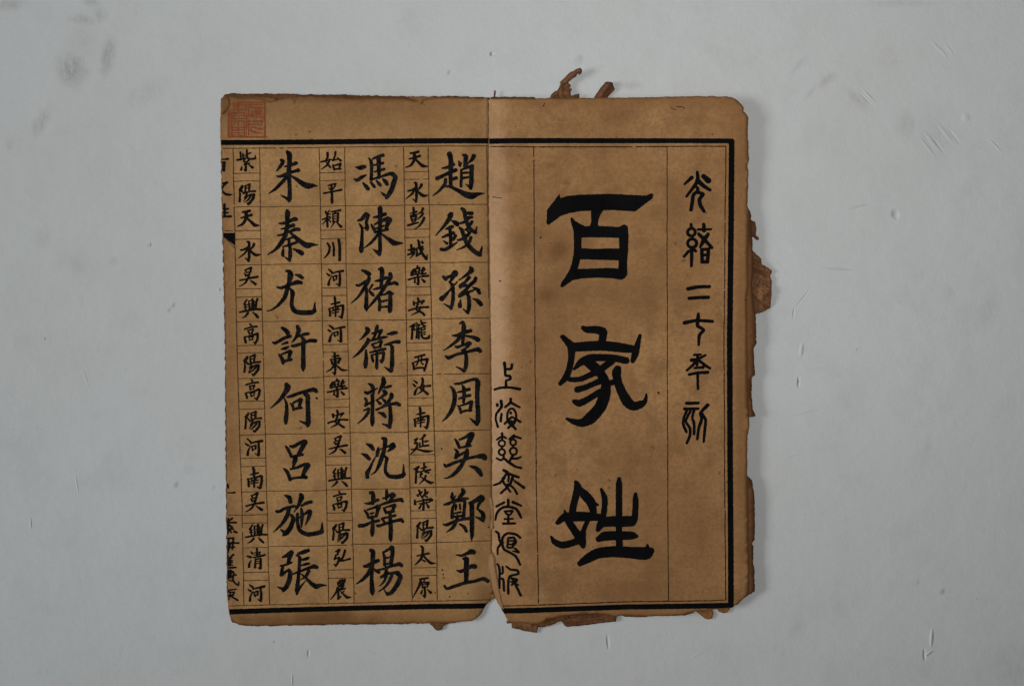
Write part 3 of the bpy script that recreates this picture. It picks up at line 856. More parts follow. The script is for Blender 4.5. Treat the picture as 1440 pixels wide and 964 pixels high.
# ---------------------------------------------------------------- brushed characters
# each: origin pixel of its square and its strokes "x y width" in tenths of a pixel
Z1 = 96 / 964.0
SURNAMES = [
    (600, 200, '''322 172 66,340 230 62,345 330 62,340 420 58; 222 372 14,300 360 40,385 320 34; 150 515 50,250 470 44,340 425 50,410 400 50;
 338 420 50,338 520 48,342 620 44; 350 530 40,420 510 44; 268 530 40,255 600 42,180 690 30,85 760 8;
 255 630 20,330 630 36,450 690 50,560 745 80,640 760 90,720 735 46,815 724 8; 455 270 12,470 325 42,474 343 20; 474 340 16,500 290 6;
 520 185 30,555 210 58,545 300 50,540 370 40; 665 200 56,640 250 44,590 300 14,560 345 20; 490 395 26,490 500 36,485 625 36;
 500 390 20,560 370 26,630 345 50; 640 345 56,632 450 56,632 560 60,622 650 46; 622 660 30,585 620 26,553 598 8; 510 440 26,580 435 30; 510 510 28,580 500 30'''),
    (600, 282, '''300 212 14,345 195 60,320 260 58,240 370 36,130 493 8; 365 290 20,420 325 66,440 350 40; 275 405 20,330 385 50,365 370 40;
 225 520 24,300 490 36,380 460 42; 330 400 40,340 520 46,340 630 40; 240 575 14,285 605 36; 405 500 44,380 560 24;
 205 690 40,260 695 44,340 650 44,430 590 14; 500 120 40,530 150 52,550 250 50,590 370 46,650 430 48,690 455 40; 690 455 30,700 410 22,710 365 6;
 590 180 46,635 185 50; 480 325 30,540 300 36,600 245 44,640 240 30; 640 305 40,610 345 40,570 400 20;
 465 390 24,500 420 50,530 520 52,580 620 56,660 710 58,740 760 60,765 770 30; 755 760 44,770 700 30,782 640 6;
 440 560 24,500 545 40,580 490 44,610 460 30; 550 410 20,590 440 24; 625 525 40,600 590 36,540 650 28,425 702 6'''),
    (600, 362, '''240 275 40,270 305 50; 270 290 40,350 260 36,400 220 76,410 240 60; 400 250 50,330 345 26; 320 345 18,365 390 40,375 500 44,370 620 46,345 720 40;
 350 720 30,310 690 30,245 655 6; 215 580 70,260 540 46,340 450 24,430 345 16; 620 145 36,635 185 64,560 250 36,450 325 8;
 600 285 46,540 350 36,480 400 48,475 425 30; 480 405 40,560 395 40; 690 295 46,680 330 46,600 400 44,560 450 40,480 530 56,470 550 40;
 490 530 44,560 500 40,640 470 26,680 455 20; 650 420 12,720 455 50,745 500 44; 575 510 40,598 580 50,598 700 50,580 780 40; 580 785 30,515 725 8;
 480 600 12,470 660 50,470 690 50; 650 580 8,720 610 50,765 660 56'''),
    (600, 440, '''465 150 14,510 130 40,525 200 60,515 330 50,510 430 36; 365 318 14,430 315 40,510 280 50,620 250 46; 490 320 50,430 390 44,330 470 28,245 525 6;
 555 320 20,650 340 46,725 375 60; 415 475 30,440 480 36,520 450 30,590 425 50,610 430 50; 600 445 40,560 490 30,490 525 12; 490 525 14,540 540 30;
 540 520 30,560 620 46,555 740 50,530 815 46; 530 820 36,480 785 28,415 755 6; 270 605 20,310 630 50,420 585 36,540 555 36,640 530 40,720 510 56,755 535 50'''),
    (600, 518, '''335 250 14,365 280 30,395 350 56,395 450 58,360 570 56,290 680 34,225 740 6; 395 212 16,450 212 34,560 180 34,660 150 40,710 150 34;
 700 160 40,725 195 66,715 300 58,715 450 56,725 600 60,725 720 62,710 785 40; 710 785 40,670 745 36,610 697 6; 505 235 16,530 290 56,530 370 44,522 470 36;
 445 330 20,500 320 30,600 290 44; 460 420 24,530 395 30,610 375 40; 440 520 14,470 560 36,485 620 36; 480 520 20,560 495 26,620 470 40;
 635 470 46,620 540 44,610 590 36; 490 610 30,560 590 26,625 585 36'''),
    (600, 594, '''400 225 16,435 280 40,465 350 34; 465 235 22,540 205 36,620 160 60; 635 165 80,610 240 70,575 310 50; 470 350 24,540 335 30,615 320 36;
 395 370 14,430 400 40,425 470 56,410 490 40; 430 470 40,490 440 30,540 415 36; 570 380 40,570 430 56,530 520 52,470 630 54,380 725 44,300 770 20,245 778 6;
 250 580 20,275 610 40,380 565 40,480 530 36,600 495 36,700 475 40,790 470 76,820 495 66; 600 605 8,680 630 50,740 680 66,770 735 46'''),
    (600, 676, '''365 160 20,360 220 50,375 240 40; 380 240 20,412 200 8; 505 110 36,520 150 56,470 220 44,440 260 26; 245 325 14,300 315 40,390 275 34,470 245 34,580 240 30;
 395 300 20,365 390 36,360 510 40; 540 300 40,530 400 40,520 500 44; 400 285 26,470 275 24,540 275 30; 420 330 22,410 400 22; 470 320 22,475 390 24;
 400 450 24,480 430 26; 370 500 30,450 490 30,510 485 24; 240 605 20,290 610 40,400 560 36,500 535 34,590 520 40; 440 490 36,420 560 44,370 650 42,280 715 8;
 465 600 16,530 640 44,560 700 36; 600 300 20,635 320 60,640 450 62,640 600 60,640 740 50,635 830 8; 620 310 50,700 265 56,770 220 60,800 240 40;
 790 250 50,740 320 36,715 380 26; 720 390 20,790 450 50,800 500 60,795 550 46; 795 555 40,750 525 36,690 500 10'''),
    (600, 756, '''420 230 14,500 240 34,580 205 44,630 185 70,665 195 56; 515 285 20,560 290 70,560 400 66,560 500 60,555 610 50;
 425 450 12,490 460 44,570 420 40,640 390 56,680 395 60; 250 665 20,290 705 36,400 670 44,540 625 42,680 600 40,800 570 50,860 600 50'''),
    (484, 200, '''165 355 10,230 365 60,290 350 50; 150 525 20,185 540 46,250 500 44,315 465 12; 350 230 14,385 280 40,390 400 40,385 530 44;
 410 240 20,480 210 40,550 190 46; 490 240 60,490 350 50,495 440 46,490 510 24; 420 330 16,470 320 20,550 300 34; 430 425 16,490 405 24,565 385 36;
 390 530 24,480 505 30,570 475 34,650 450 46,690 445 40; 690 460 50,725 495 60,705 570 64,670 680 64,610 775 50,600 795 30; 610 780 40,570 750 34,520 705 6;
 270 580 20,310 625 50,340 660 50; 375 570 20,405 600 36,430 635 34; 460 550 20,490 585 40,515 615 36; 550 525 20,590 565 56,610 600 36'''),
    (484, 282, '''190 288 14,250 265 46,310 200 60,340 215 50; 335 230 44,315 310 36,330 380 44,335 410 30; 330 410 40,280 385 14;
 215 330 14,255 390 34,255 520 38,250 620 50,245 700 60,245 735 16; 510 115 66,510 200 56,510 330 50,505 450 46,508 560 44,510 680 50,500 760 46;
 500 765 40,460 725 34,412 690 6; 420 240 20,480 230 36,580 195 46; 385 340 16,415 390 40,440 450 30; 430 340 20,530 290 36,620 260 60;
 640 280 76,610 350 50,590 410 40; 450 400 18,560 360 22; 440 445 30,530 430 30,615 410 36; 480 480 40,400 580 36,330 640 20,285 668 8;
 530 475 16,620 540 46,700 600 70,760 605 46,830 605 8'''),
    (484, 362, '''250 180 14,310 205 50,355 235 60; 175 390 24,215 395 36,290 350 36,350 320 50; 345 275 20,355 300 44,330 360 50,280 440 42,200 560 28,105 642 6;
 320 440 30,318 560 46,315 700 56,318 750 16; 400 390 30,370 440 24,350 470 14; 355 470 20,400 520 44,420 540 24; 445 335 16,500 325 36,600 285 40;
 490 170 20,530 160 50,540 230 60,530 330 50,525 430 40; 650 235 50,660 270 56,600 380 46,520 500 44,430 610 40,335 720 14;
 415 450 14,450 445 30,530 415 30,620 380 36,720 360 46,750 375 40; 495 560 30,505 640 36,500 740 36; 510 535 16,580 520 24,640 490 44,690 515 24;
 650 510 46,655 620 54,650 740 60,640 775 16; 530 620 30,610 605 24; 520 700 24,640 690 24'''),
    (484, 440, '''320 215 44,340 250 60,290 320 36,220 382 6; 330 355 20,345 390 50,290 470 46,210 560 34,125 630 6; 310 525 26,315 620 46,305 720 56,305 765 34;
 470 185 40,460 240 50,430 330 30,400 380 20; 400 290 20,470 265 30,530 245 36; 530 250 36,500 310 30,480 350 20; 375 390 20,450 370 30,550 345 34,610 335 20;
 390 440 20,420 470 30,430 500 20; 410 435 20,470 415 20,525 395 36; 530 400 36,510 460 34; 430 490 24,520 475 24; 370 555 20,450 535 30,580 505 36;
 390 600 30,410 680 30; 395 590 24,480 570 24,560 555 34; 560 560 34,555 630 40,530 690 34,510 660 10; 465 560 30,465 660 36,462 760 44,462 785 16;
 610 300 16,680 285 50,735 275 44; 570 450 14,620 440 34,700 410 36,775 405 50; 640 440 16,680 480 46,680 600 50,680 720 56,665 820 44; 660 820 36,620 790 30,570 760 6'''),
    (484, 518, '''345 210 16,395 240 50,415 300 40,420 350 24; 295 330 24,330 345 40,400 315 36,470 275 12; 555 140 50,560 200 64,520 280 40,485 355 8;
 570 270 20,620 255 40,660 245 30; 300 420 30,320 450 30,315 500 40,300 520 30; 310 510 30,380 475 24; 400 380 50,405 480 46,402 620 46,400 740 56,400 800 24;
 280 590 16,350 560 26,340 620 40,280 700 28,195 772 6; 565 315 44,590 345 50,530 400 30,455 445 14; 460 445 10,510 490 44; 540 420 14,575 455 40;
 670 365 50,670 400 50,620 470 36,540 545 32; 455 580 24,560 535 24,650 505 30,740 490 46,780 510 46; 645 490 40,655 600 46,658 720 56,645 820 46;
 645 830 30,610 800 36,540 775 6; 485 615 14,550 640 50,580 675 40'''),
    (490, 598, '''255 255 14,320 285 56,350 330 46; 185 390 10,250 420 50,295 465 46; 270 720 50,270 660 54,310 590 36,350 500 20,390 430 10;
 425 310 20,415 370 50,410 420 34; 440 335 12,530 300 20,600 280 40,630 265 60; 645 290 50,610 320 50,555 365 10;
 480 175 30,520 195 60,515 300 50,490 400 54,440 540 50,390 640 26,325 690 6; 510 425 20,545 460 44,530 540 36,525 640 40,570 705 50,660 720 56,760 705 60,785 680 50;
 785 680 40,780 620 26,780 540 6'''),
    (490, 676, '''315 160 40,345 160 40,355 220 56,345 310 44; 235 308 14,300 310 36,360 285 40,420 260 36; 230 405 16,265 450 36,290 515 30; 270 400 20,350 375 24,420 350 50;
 430 360 60,410 430 44,395 490 36; 320 455 24,355 440 20; 290 510 30,400 490 30; 160 625 50,220 620 46,320 580 36,430 550 36; 340 500 40,345 620 46,340 700 60,338 765 24;
 540 130 34,545 190 40,535 250 30; 490 240 20,540 225 26,620 180 44,640 195 60; 625 215 50,590 270 36; 450 335 20,540 300 34,640 275 36,740 255 50,765 280 36;
 500 375 20,525 420 34,535 445 30; 530 365 20,600 345 30,650 335 44; 655 340 44,630 400 40; 530 440 30,640 420 36; 500 515 24,580 500 24,660 480 34;
 480 525 30,515 580 26; 590 430 40,595 560 50,600 700 56,598 800 50,598 840 16; 415 625 36,440 625 36,540 590 34,640 560 36,740 540 46,770 565 40'''),
    (490, 756, '''320 165 44,350 190 60,345 300 54,335 420 50,330 560 46,335 680 60,340 740 64,342 790 20; 225 390 30,260 390 46,340 345 50,420 310 46;
 320 420 50,270 510 50,190 590 36,110 642 6; 380 445 30,430 475 40; 490 190 16,510 260 34,515 375 36; 500 195 24,550 165 30,610 125 40;
 615 135 70,625 200 50,605 340 50,600 370 30; 530 275 24,600 260 20; 530 360 30,600 350 20; 400 445 20,500 425 30,600 390 36,720 360 50,750 380 46;
 540 430 36,530 500 50,460 550 20; 470 535 30,540 500 30,640 485 36,700 480 50; 700 490 60,735 545 60,690 650 60,620 750 54,560 785 40,545 790 20; 550 780 36,510 725 8;
 540 520 34,510 600 26,445 668 6; 615 515 40,580 600 40,520 680 26,430 750 6'''),
    (364, 200, '''320 255 36,345 280 50,310 340 40,250 415 8; 365 350 10,420 335 36,530 300 50; 405 140 40,435 180 70,435 300 56,425 420 54,435 560 50,440 700 52,435 800 60,428 840 24;
 430 820 40,380 785 30,310 748 6; 250 480 12,310 485 36,420 440 44,500 415 36,560 400 50; 400 490 40,340 560 44,240 660 36,140 730 6;
 450 470 16,540 530 46,640 600 70,700 620 80,760 615 50,830 622 6'''),
    (364, 282, '''400 140 26,410 180 70,405 260 54,405 350 56; 285 322 8,340 325 36,420 300 40,500 265 54,530 265 50; 320 405 12,400 385 34,490 350 50;
 275 492 20,330 485 24,420 445 30,520 410 46,570 410 44; 405 370 50,380 490 56,310 610 54,230 700 34,125 765 6; 430 440 20,530 530 50,620 600 60,690 635 80,750 625 50,840 628 6;
 390 555 16,470 525 30; 345 655 20,440 625 30,540 590 36; 430 570 36,445 680 44,445 780 50,437 850 30; 435 850 26,370 795 10; 350 680 14,340 750 44,345 780 30; 490 685 14,560 715 50,610 745 60'''),
    (364, 362, '''390 195 24,430 195 46,450 250 80,430 350 54,405 440 56,370 560 52,280 670 36,190 735 18,115 758 6; 260 415 16,320 430 40,420 390 36,540 350 60,600 355 44;
 525 245 20,580 260 50,615 285 44; 450 445 26,480 500 60,470 600 44,470 690 50,520 760 60,620 780 64,740 775 66,790 755 50; 785 750 50,790 690 26,797 628 6'''),
    (364, 446, '''335 150 36,380 180 56,410 220 60; 205 355 24,240 360 40,350 300 40,450 265 36; 330 380 16,400 355 36; 320 450 16,380 435 40,420 415 24;
 285 525 20,330 580 46,345 645 40; 320 525 20,400 490 30,440 480 50; 450 490 54,430 560 40,425 590 30; 350 620 36,460 595 36; 550 130 46,565 190 60,530 280 36,470 355 6;
 570 270 24,640 240 44,700 230 36; 475 405 36,510 400 44,620 365 36,720 330 44,800 330 50; 610 280 30,635 330 56,630 480 54,632 620 60,630 700 60,630 760 10'''),
    (370, 524, '''335 165 60,350 210 80,300 300 56,220 400 36,105 500 6; 305 365 14,335 440 36,335 560 50,325 660 60,325 710 30; 340 340 16,390 330 40,500 290 40,620 255 44,720 235 60,755 260 44;
 585 310 20,630 320 60,635 450 56,640 600 60,640 700 66,630 755 24; 640 730 46,590 705 36,515 677 6; 390 430 16,420 460 30,435 520 30; 430 420 26,490 390 30,530 370 40;
 540 380 46,520 450 40,510 480 30; 435 510 30,540 490 36; 760 355 26,762 357 26'''),
    (370, 600, '''320 265 14,360 320 44,405 415 36; 385 268 24,430 275 44,500 235 44,580 200 50; 590 215 76,560 280 60,510 370 50,490 400 30; 410 410 24,480 405 28,560 385 34;
 460 420 60,450 480 60,425 560 20; 295 585 16,345 630 46,385 740 40; 390 590 20,480 570 36,600 520 40; 630 540 74,590 620 56,560 690 44; 395 725 30,500 710 28,610 705 44'''),
    (370, 678, '''310 175 14,375 210 56,390 270 50; 195 405 36,230 405 40,330 355 36,445 330 36; 370 370 50,340 470 54,270 580 40,150 698 6; 400 455 30,430 500 50,400 610 60,340 700 66,290 735 30;
 310 700 60,250 660 10; 535 165 44,545 210 70,500 320 36,440 415 6; 545 325 24,620 285 44,680 270 40; 470 525 20,560 460 20,640 405 40,665 395 40; 670 410 50,650 490 46,600 595 8;
 540 360 20,555 430 46,550 530 40,545 625 10; 490 440 36,490 560 40,520 670 50,620 725 56,740 715 56,830 690 60; 830 680 60,835 630 30,838 560 6'''),
    (370, 756, '''280 265 20,340 240 50,400 190 50; 405 205 60,370 290 50,360 340 36; 255 385 20,310 375 26,400 340 30; 280 400 40,260 500 40; 260 515 46,340 460 30,370 440 30;
 385 470 50,380 560 60,340 670 60,290 735 40; 300 720 40,250 700 30,205 682 6; 475 235 14,520 270 40,515 380 40,510 470 36,495 600 44,485 720 60,480 790 16; 490 740 40,540 670 24,600 600 8;
 500 215 30,570 195 56,640 170 44; 545 305 20,600 290 40,640 275 36; 545 380 20,600 365 34,645 355 30; 425 500 20,520 465 26,650 415 36,720 395 56,760 405 46;
 650 455 40,610 530 36,540 580 8; 540 500 10,600 550 30,680 630 46,750 675 66,810 660 44,900 660 6'''),
]
for i, (ox, oy, s) in enumerate(SURNAMES):
    ink('surname_character', place(parse(s), (ox, oy), Z1), [], h_left, M_INK_W, left_page, LOC, 0.5, 300 + i, 0.3, 0.2, 0.42)

SMALL = {
    'tian': (564, 206, '135 102 20,190 95 30,245 80 34; 122 180 20,190 165 26,265 140 36; 190 110 40,185 200 36,140 270 30,65 303 8; 205 185 24,260 240 34,310 280 44,380 288 10'),
    'shui': (564, 206, '190 515 16,215 525 34,218 640 32,220 720 34,212 785 26; 212 785 20,170 745 10; 100 632 20,140 625 26,195 595 24; 200 600 24,160 670 26,70 742 6; 290 545 36,275 580 30,235 620 14; 225 625 20,270 670 34,320 700 40,380 692 10'),
    'peng': (564, 288, '175 45 24,180 90 30,175 130 26; 130 125 14,220 100 26; 135 155 14,215 140 22; 140 180 18,160 230 26; 150 175 18,215 165 24; 215 170 24,200 215 22; 150 205 12,200 200 12; 160 232 16,205 222 16; 165 240 16,175 270 18; 205 230 14,195 260 16; 95 295 22,130 285 28,240 255 20; 310 60 34,290 100 26,240 135 10; 300 120 26,310 130 30,280 170 24,220 215 6; 325 190 36,310 230 34,260 300 22,190 345 6'),
    'cheng': (564, 288, '145 570 30,150 640 28,155 690 24; 105 640 18,150 635 24,190 610 18; 100 705 24,150 690 26,195 660 10; 190 635 20,185 690 26,130 755 8; 190 640 16,240 612 20,310 590 20; 300 525 30,308 540 30; 240 500 20,255 540 34,265 620 30,310 700 34,360 765 36; 365 760 26,375 700 6; 225 640 16,230 690 24,215 725 14; 305 625 34,270 690 26,215 735 8'),
    'le': (564, 366, '180 130 24,150 180 28,190 170 14; 190 150 20,145 210 26,200 200 20; 235 85 24,225 120 16; 205 120 16,215 195 22; 215 125 14,265 110 24; 262 115 22,255 190 22; 220 160 12,255 155 12; 225 195 14,258 188 14; 320 105 26,290 150 18,330 145 14; 340 130 20,285 195 20,350 185 22; 105 275 22,180 250 22,280 230 20,380 220 30; 235 200 28,245 270 30,245 340 26; 240 340 16,215 325 8; 200 260 14,195 310 26; 290 260 10,330 300 36'),
    'an': (564, 366, '240 535 24,250 570 30; 180 590 30,185 630 24; 190 610 16,260 590 20,320 575 32; 310 590 24,285 620 10; 240 615 24,215 690 24,240 710 20,300 740 28,330 770 30; 275 660 26,250 720 26,145 775 6; 108 710 20,150 695 22,270 665 20,385 660 28'),
    'long': (568, 446, '85 135 16,150 100 26; 150 105 24,140 150 16,150 180 20; 115 140 18,120 220 26,115 300 30; 175 80 20,195 100 20; 165 120 14,225 105 18; 180 130 12,185 150 12; 215 120 12,205 150 14; 160 170 12,230 155 16; 185 180 20,180 290 24; 185 185 14,215 175 20,212 300 24; 190 220 10,212 215 10; 190 250 10,212 245 10; 245 55 24,255 90 24; 260 85 24,310 75 16; 250 95 18,300 130 24,255 145 16; 250 145 16,250 250 22,280 295 26,350 290 30,360 250 14; 265 180 14,300 165 18; 265 215 12,300 205 16; 265 245 12,300 238 16'),
    'xi': (568, 446, '155 565 20,220 545 22,290 530 28; 120 645 18,140 680 26,145 730 28; 130 640 16,230 605 20,320 590 36; 330 595 40,325 640 30,290 750 28; 205 560 20,205 620 18,175 680 14; 250 550 18,245 640 16,275 660 20; 150 720 24,220 710 22,300 715 22'),
    'ru': (568, 528, '140 65 10,185 100 28; 130 115 14,160 145 30; 155 260 34,170 210 24,200 160 8; 262 40 30,270 80 32,250 140 26,235 180 24,270 200 22,335 255 34; 285 130 20,270 200 24,195 260 6; 200 165 10,280 150 18,370 140 30'),
    'nan': (568, 528, '225 450 30,235 490 34,235 560 28; 185 545 16,240 530 22,295 520 24; 145 610 18,160 640 26,162 705 28; 150 610 14,250 580 18,340 565 34; 345 570 36,345 640 32,325 735 34; 320 735 24,280 710 8; 195 600 14,215 625 16; 275 590 16,255 620 12; 185 640 14,300 615 16; 190 670 12,290 650 16; 240 600 18,238 715 24'),
    'yan': (568, 604, '295 75 36,265 110 20,225 130 8; 265 110 20,270 220 22; 275 165 18,340 155 22; 215 240 14,280 225 20,345 215 26; 225 185 20,230 235 18; 145 140 14,190 120 24; 185 125 26,150 190 16; 155 190 16,190 180 20,185 240 26,150 290 20,90 345 6; 110 275 20,180 265 14; 180 265 16,260 290 28,330 300 34,405 292 10'),
    'ling': (568, 604, '145 550 14,210 515 28; 205 525 26,185 565 14,205 590 22; 170 560 20,175 640 24,168 740 30; 285 475 24,290 520 28,280 570 18; 245 540 14,320 520 22; 225 590 14,300 570 18,370 560 26; 250 600 14,230 625 14; 300 590 14,350 600 26; 260 615 20,225 660 10; 310 640 24,290 690 26,220 760 6; 240 660 10,300 700 24,370 740 36,425 738 8'),
    'rong': (572, 686, '170 20 20,190 60 24,155 105 12; 150 90 20,165 110 16; 215 50 20,190 85 10; 260 15 24,260 70 26,215 130 14; 300 50 24,275 85 10; 235 90 12,290 120 20; 200 100 20,225 130 16; 115 165 20,120 220 34; 125 190 14,230 165 18,340 150 34; 355 160 34,310 195 14; 180 215 14,290 195 18; 235 150 22,240 230 28,235 295 30; 215 215 14,180 275 26; 280 215 12,310 260 34'),
    'yang': (572, 686, '140 530 14,190 480 26; 190 485 26,170 540 14,200 570 22; 150 530 18,155 600 24,148 690 30; 230 475 16,235 555 22; 235 480 16,295 450 24; 295 455 30,285 540 24; 245 510 12,285 500 12; 205 590 18,280 560 20,370 548 28; 250 585 20,215 650 8; 225 625 14,330 595 26; 345 600 34,340 660 32,280 735 30,255 715 8; 265 620 20,205 690 6; 305 625 22,270 670 20,215 710 6'),
    'tai': (572, 764, '200 25 16,225 50 32,225 120 30,200 210 32,120 290 8; 150 165 18,230 145 20,310 130 28; 225 150 20,280 210 26,340 265 36,400 265 10; 230 225 14,255 240 26'),
    'yuan': (572, 764, '180 490 14,240 485 22,300 475 22; 200 495 26,180 580 30,90 745 6; 255 490 14,245 520 14; 215 535 16,225 610 20; 225 540 16,310 540 26; 310 550 24,290 600 18; 230 570 12,295 565 12; 230 605 14,290 600 14; 255 600 24,260 700 28,255 745 26; 250 745 16,225 715 8; 220 650 16,205 690 24; 295 640 12,340 680 34'),
    'shi': (446, 206, '150 100 34,150 160 26,125 210 18,190 300 24; 180 190 22,150 260 24,60 325 6; 60 220 20,130 205 18,205 190 14; 260 85 28,255 140 22,225 200 20; 225 205 16,300 180 18; 290 165 16,335 205 30; 225 265 18,245 330 28; 240 275 16,330 250 30; 330 260 32,310 320 20; 245 325 18,330 320 22'),
    'ping': (446, 206, '160 555 18,210 540 22,265 530 22; 170 590 14,195 615 20; 255 560 22,225 610 12; 95 665 20,200 645 20,345 615 28; 205 550 24,212 680 28,212 780 36,212 805 16'),
    'ying': (446, 288, '125 100 26,130 130 14; 175 85 14,140 140 16,190 130 14; 80 210 18,180 170 18; 145 150 22,150 310 26; 140 210 18,80 275 6; 195 180 14,165 215 10; 170 220 14,195 245 16; 205 100 16,330 80 26; 265 95 16,245 130 14; 225 130 16,230 245 20; 230 130 14,300 120 24; 300 125 28,295 240 24; 240 165 12,290 160 12; 240 200 12,290 195 12; 240 240 14,290 235 14; 245 250 20,195 325 6; 285 255 12,340 310 36'),
    'chuan': (446, 288, '150 545 24,180 600 28,165 680 28,105 755 6; 225 540 24,240 610 26,238 715 28; 310 500 36,322 600 36,322 780 36'),
    'he': (448, 366, '140 125 14,185 160 28; 120 190 16,155 215 28; 145 345 34,155 290 24,190 220 8; 190 185 16,260 165 22,350 150 32; 300 165 22,305 260 32,300 350 34; 300 360 22,255 330 8; 205 230 14,220 285 20; 210 230 16,260 215 22; 262 220 20,255 265 18; 220 275 14,262 268 14'),
    'dong': (450, 446, '210 510 28,215 600 28,220 700 28,212 800 28; 212 805 18,175 770 8; 175 555 14,265 540 24; 155 590 16,175 660 24; 175 595 16,280 575 24; 290 580 26,265 645 20; 185 625 12,270 610 12; 180 655 16,270 640 16; 200 680 20,160 730 22,90 770 6; 230 670 16,310 740 32,390 745 10'),
    'wu': (454, 604, '170 115 14,190 155 20; 185 115 16,250 85 26; 255 90 34,240 140 22; 195 155 14,250 145 16; 160 165 12,175 185 22; 180 200 20,230 180 16; 235 150 24,215 220 28,170 300 24,90 345 6; 95 265 18,200 240 20,340 215 30; 240 265 10,280 290 28,315 320 34'),
    'xing': (454, 604, '185 540 16,150 600 24; 160 590 16,175 690 22; 155 620 12,190 610 12; 150 650 12,190 645 12; 215 560 16,220 680 18; 220 560 12,260 550 16; 265 530 22,265 680 20; 230 600 10,255 595 10; 230 630 10,255 625 10; 230 655 10,255 650 10; 335 535 26,320 590 24,315 680 24; 285 580 12,325 570 14; 285 620 12,325 610 14; 285 555 14,290 690 14; 90 715 22,200 695 24,300 680 22,385 675 28; 205 730 28,170 770 22,125 800 6; 270 720 10,310 750 28,340 785 32'),
    'gao': (456, 686, '210 40 20,225 65 18; 135 110 20,220 85 20,300 75 26; 180 130 14,195 180 20; 190 130 14,250 115 20; 250 120 20,235 165 16; 195 170 14,240 165 14; 125 235 18,140 260 26,145 295 28; 130 225 14,230 200 18,310 180 30; 320 190 34,310 260 30,280 315 28; 280 315 20,250 295 8; 190 230 12,205 275 16; 195 230 14,250 215 18; 250 220 18,240 255 14; 205 268 14,248 260 14'),
    'hong': (456, 764, '165 105 16,215 80 30; 215 85 30,190 140 20; 155 160 16,200 140 18; 165 165 20,150 210 26; 155 210 20,210 185 16; 215 190 26,200 250 28,165 305 26; 165 305 22,140 280 8; 295 90 30,280 150 26,240 235 28; 240 235 24,300 225 20,365 205 26'),
    'nong': (456, 764, '190 545 14,200 580 16; 200 530 14,290 500 20; 295 505 24,275 570 18; 225 500 14,230 575 14; 255 490 14,255 570 14; 200 555 10,280 540 10; 200 582 14,280 570 14; 200 600 12,280 590 14; 190 610 20,170 680 24,90 780 6; 210 625 12,270 610 14; 200 650 14,300 625 18; 205 660 20,200 770 28; 205 770 20,240 730 10; 280 665 16,245 690 8; 225 650 10,280 710 24,330 750 36,380 742 8'),
    'zi': (324, 206, '145 85 22,150 190 18; 180 110 18,185 185 18; 185 140 12,210 130 12; 100 195 26,190 175 20,230 160 10; 235 55 24,240 160 26,290 180 22,350 170 26,355 130 10; 250 110 16,290 90 16; 210 185 18,190 215 16,230 225 14; 260 200 20,200 260 20,270 240 16; 220 250 24,220 340 30; 215 350 18,195 335 8; 165 290 14,155 330 28; 265 260 12,315 300 34'),
    'qing': (338, 764, '150 110 12,175 135 26; 100 170 16,145 185 34; 125 320 34,130 280 26,155 230 8; 235 65 22,240 175 20; 200 125 12,280 115 20; 205 155 12,275 145 18; 180 190 14,250 180 16,345 155 28; 215 215 16,210 330 30; 225 215 14,290 205 24; 290 210 26,288 340 34; 285 350 20,250 335 8; 225 245 10,280 240 10; 225 275 10,280 270 10'),
}
REPEATS = [('yang', 456, 686, 235, 625), ('yang', 324, 206, 238, 675), ('yang', 330, 446, 248, 670), ('yang', 330, 528, 262, 642),
           ('tian', 324, 288, 258, 195), ('shui', 324, 288, 272, 660), ('wu', 328, 366, 216, 233), ('wu', 334, 686, 244, 198),
           ('xing', 328, 366, 246, 680), ('xing', 334, 686, 262, 640), ('gao', 330, 446, 234, 232), ('gao', 330, 528, 255, 195),
           ('he', 450, 446, 230, 229), ('he', 334, 604, 234, 245), ('he', 338, 764, 226, 692), ('nan', 448, 366, 247, 667),
           ('nan', 334, 604, 246, 678), ('le', 450, 528, 247, 171), ('an', 450, 528, 253, 610)]
k = 0
for key_n, (ox, oy, s) in SMALL.items():
    ink('place_character', place(parse(s), (ox, oy), Z1, 0, 0, 1.0), [], h_left, M_INK_S, left_page, LOC, 0.4, 400 + k, 0.3, 0.16, 0.34)
    k += 1
for key_n, ox, oy, cx, cy in REPEATS:
    raw = parse(SMALL[key_n][2])
    A = np.concatenate([r[:, :2] for r in raw])
    mid = (A.min(0) + A.max(0)) / 2
    raw = [np.column_stack([r[:, 0] - mid[0] + cx, r[:, 1] - mid[1] + cy, r[:, 2]]) for r in raw]
    ink('place_character', place(raw, (ox, oy), Z1, 2.2, k, 1.0), [], h_left, M_INK_S, left_page, LOC, 0.4, 400 + k, 0.3, 0.16, 0.34)
    k += 1

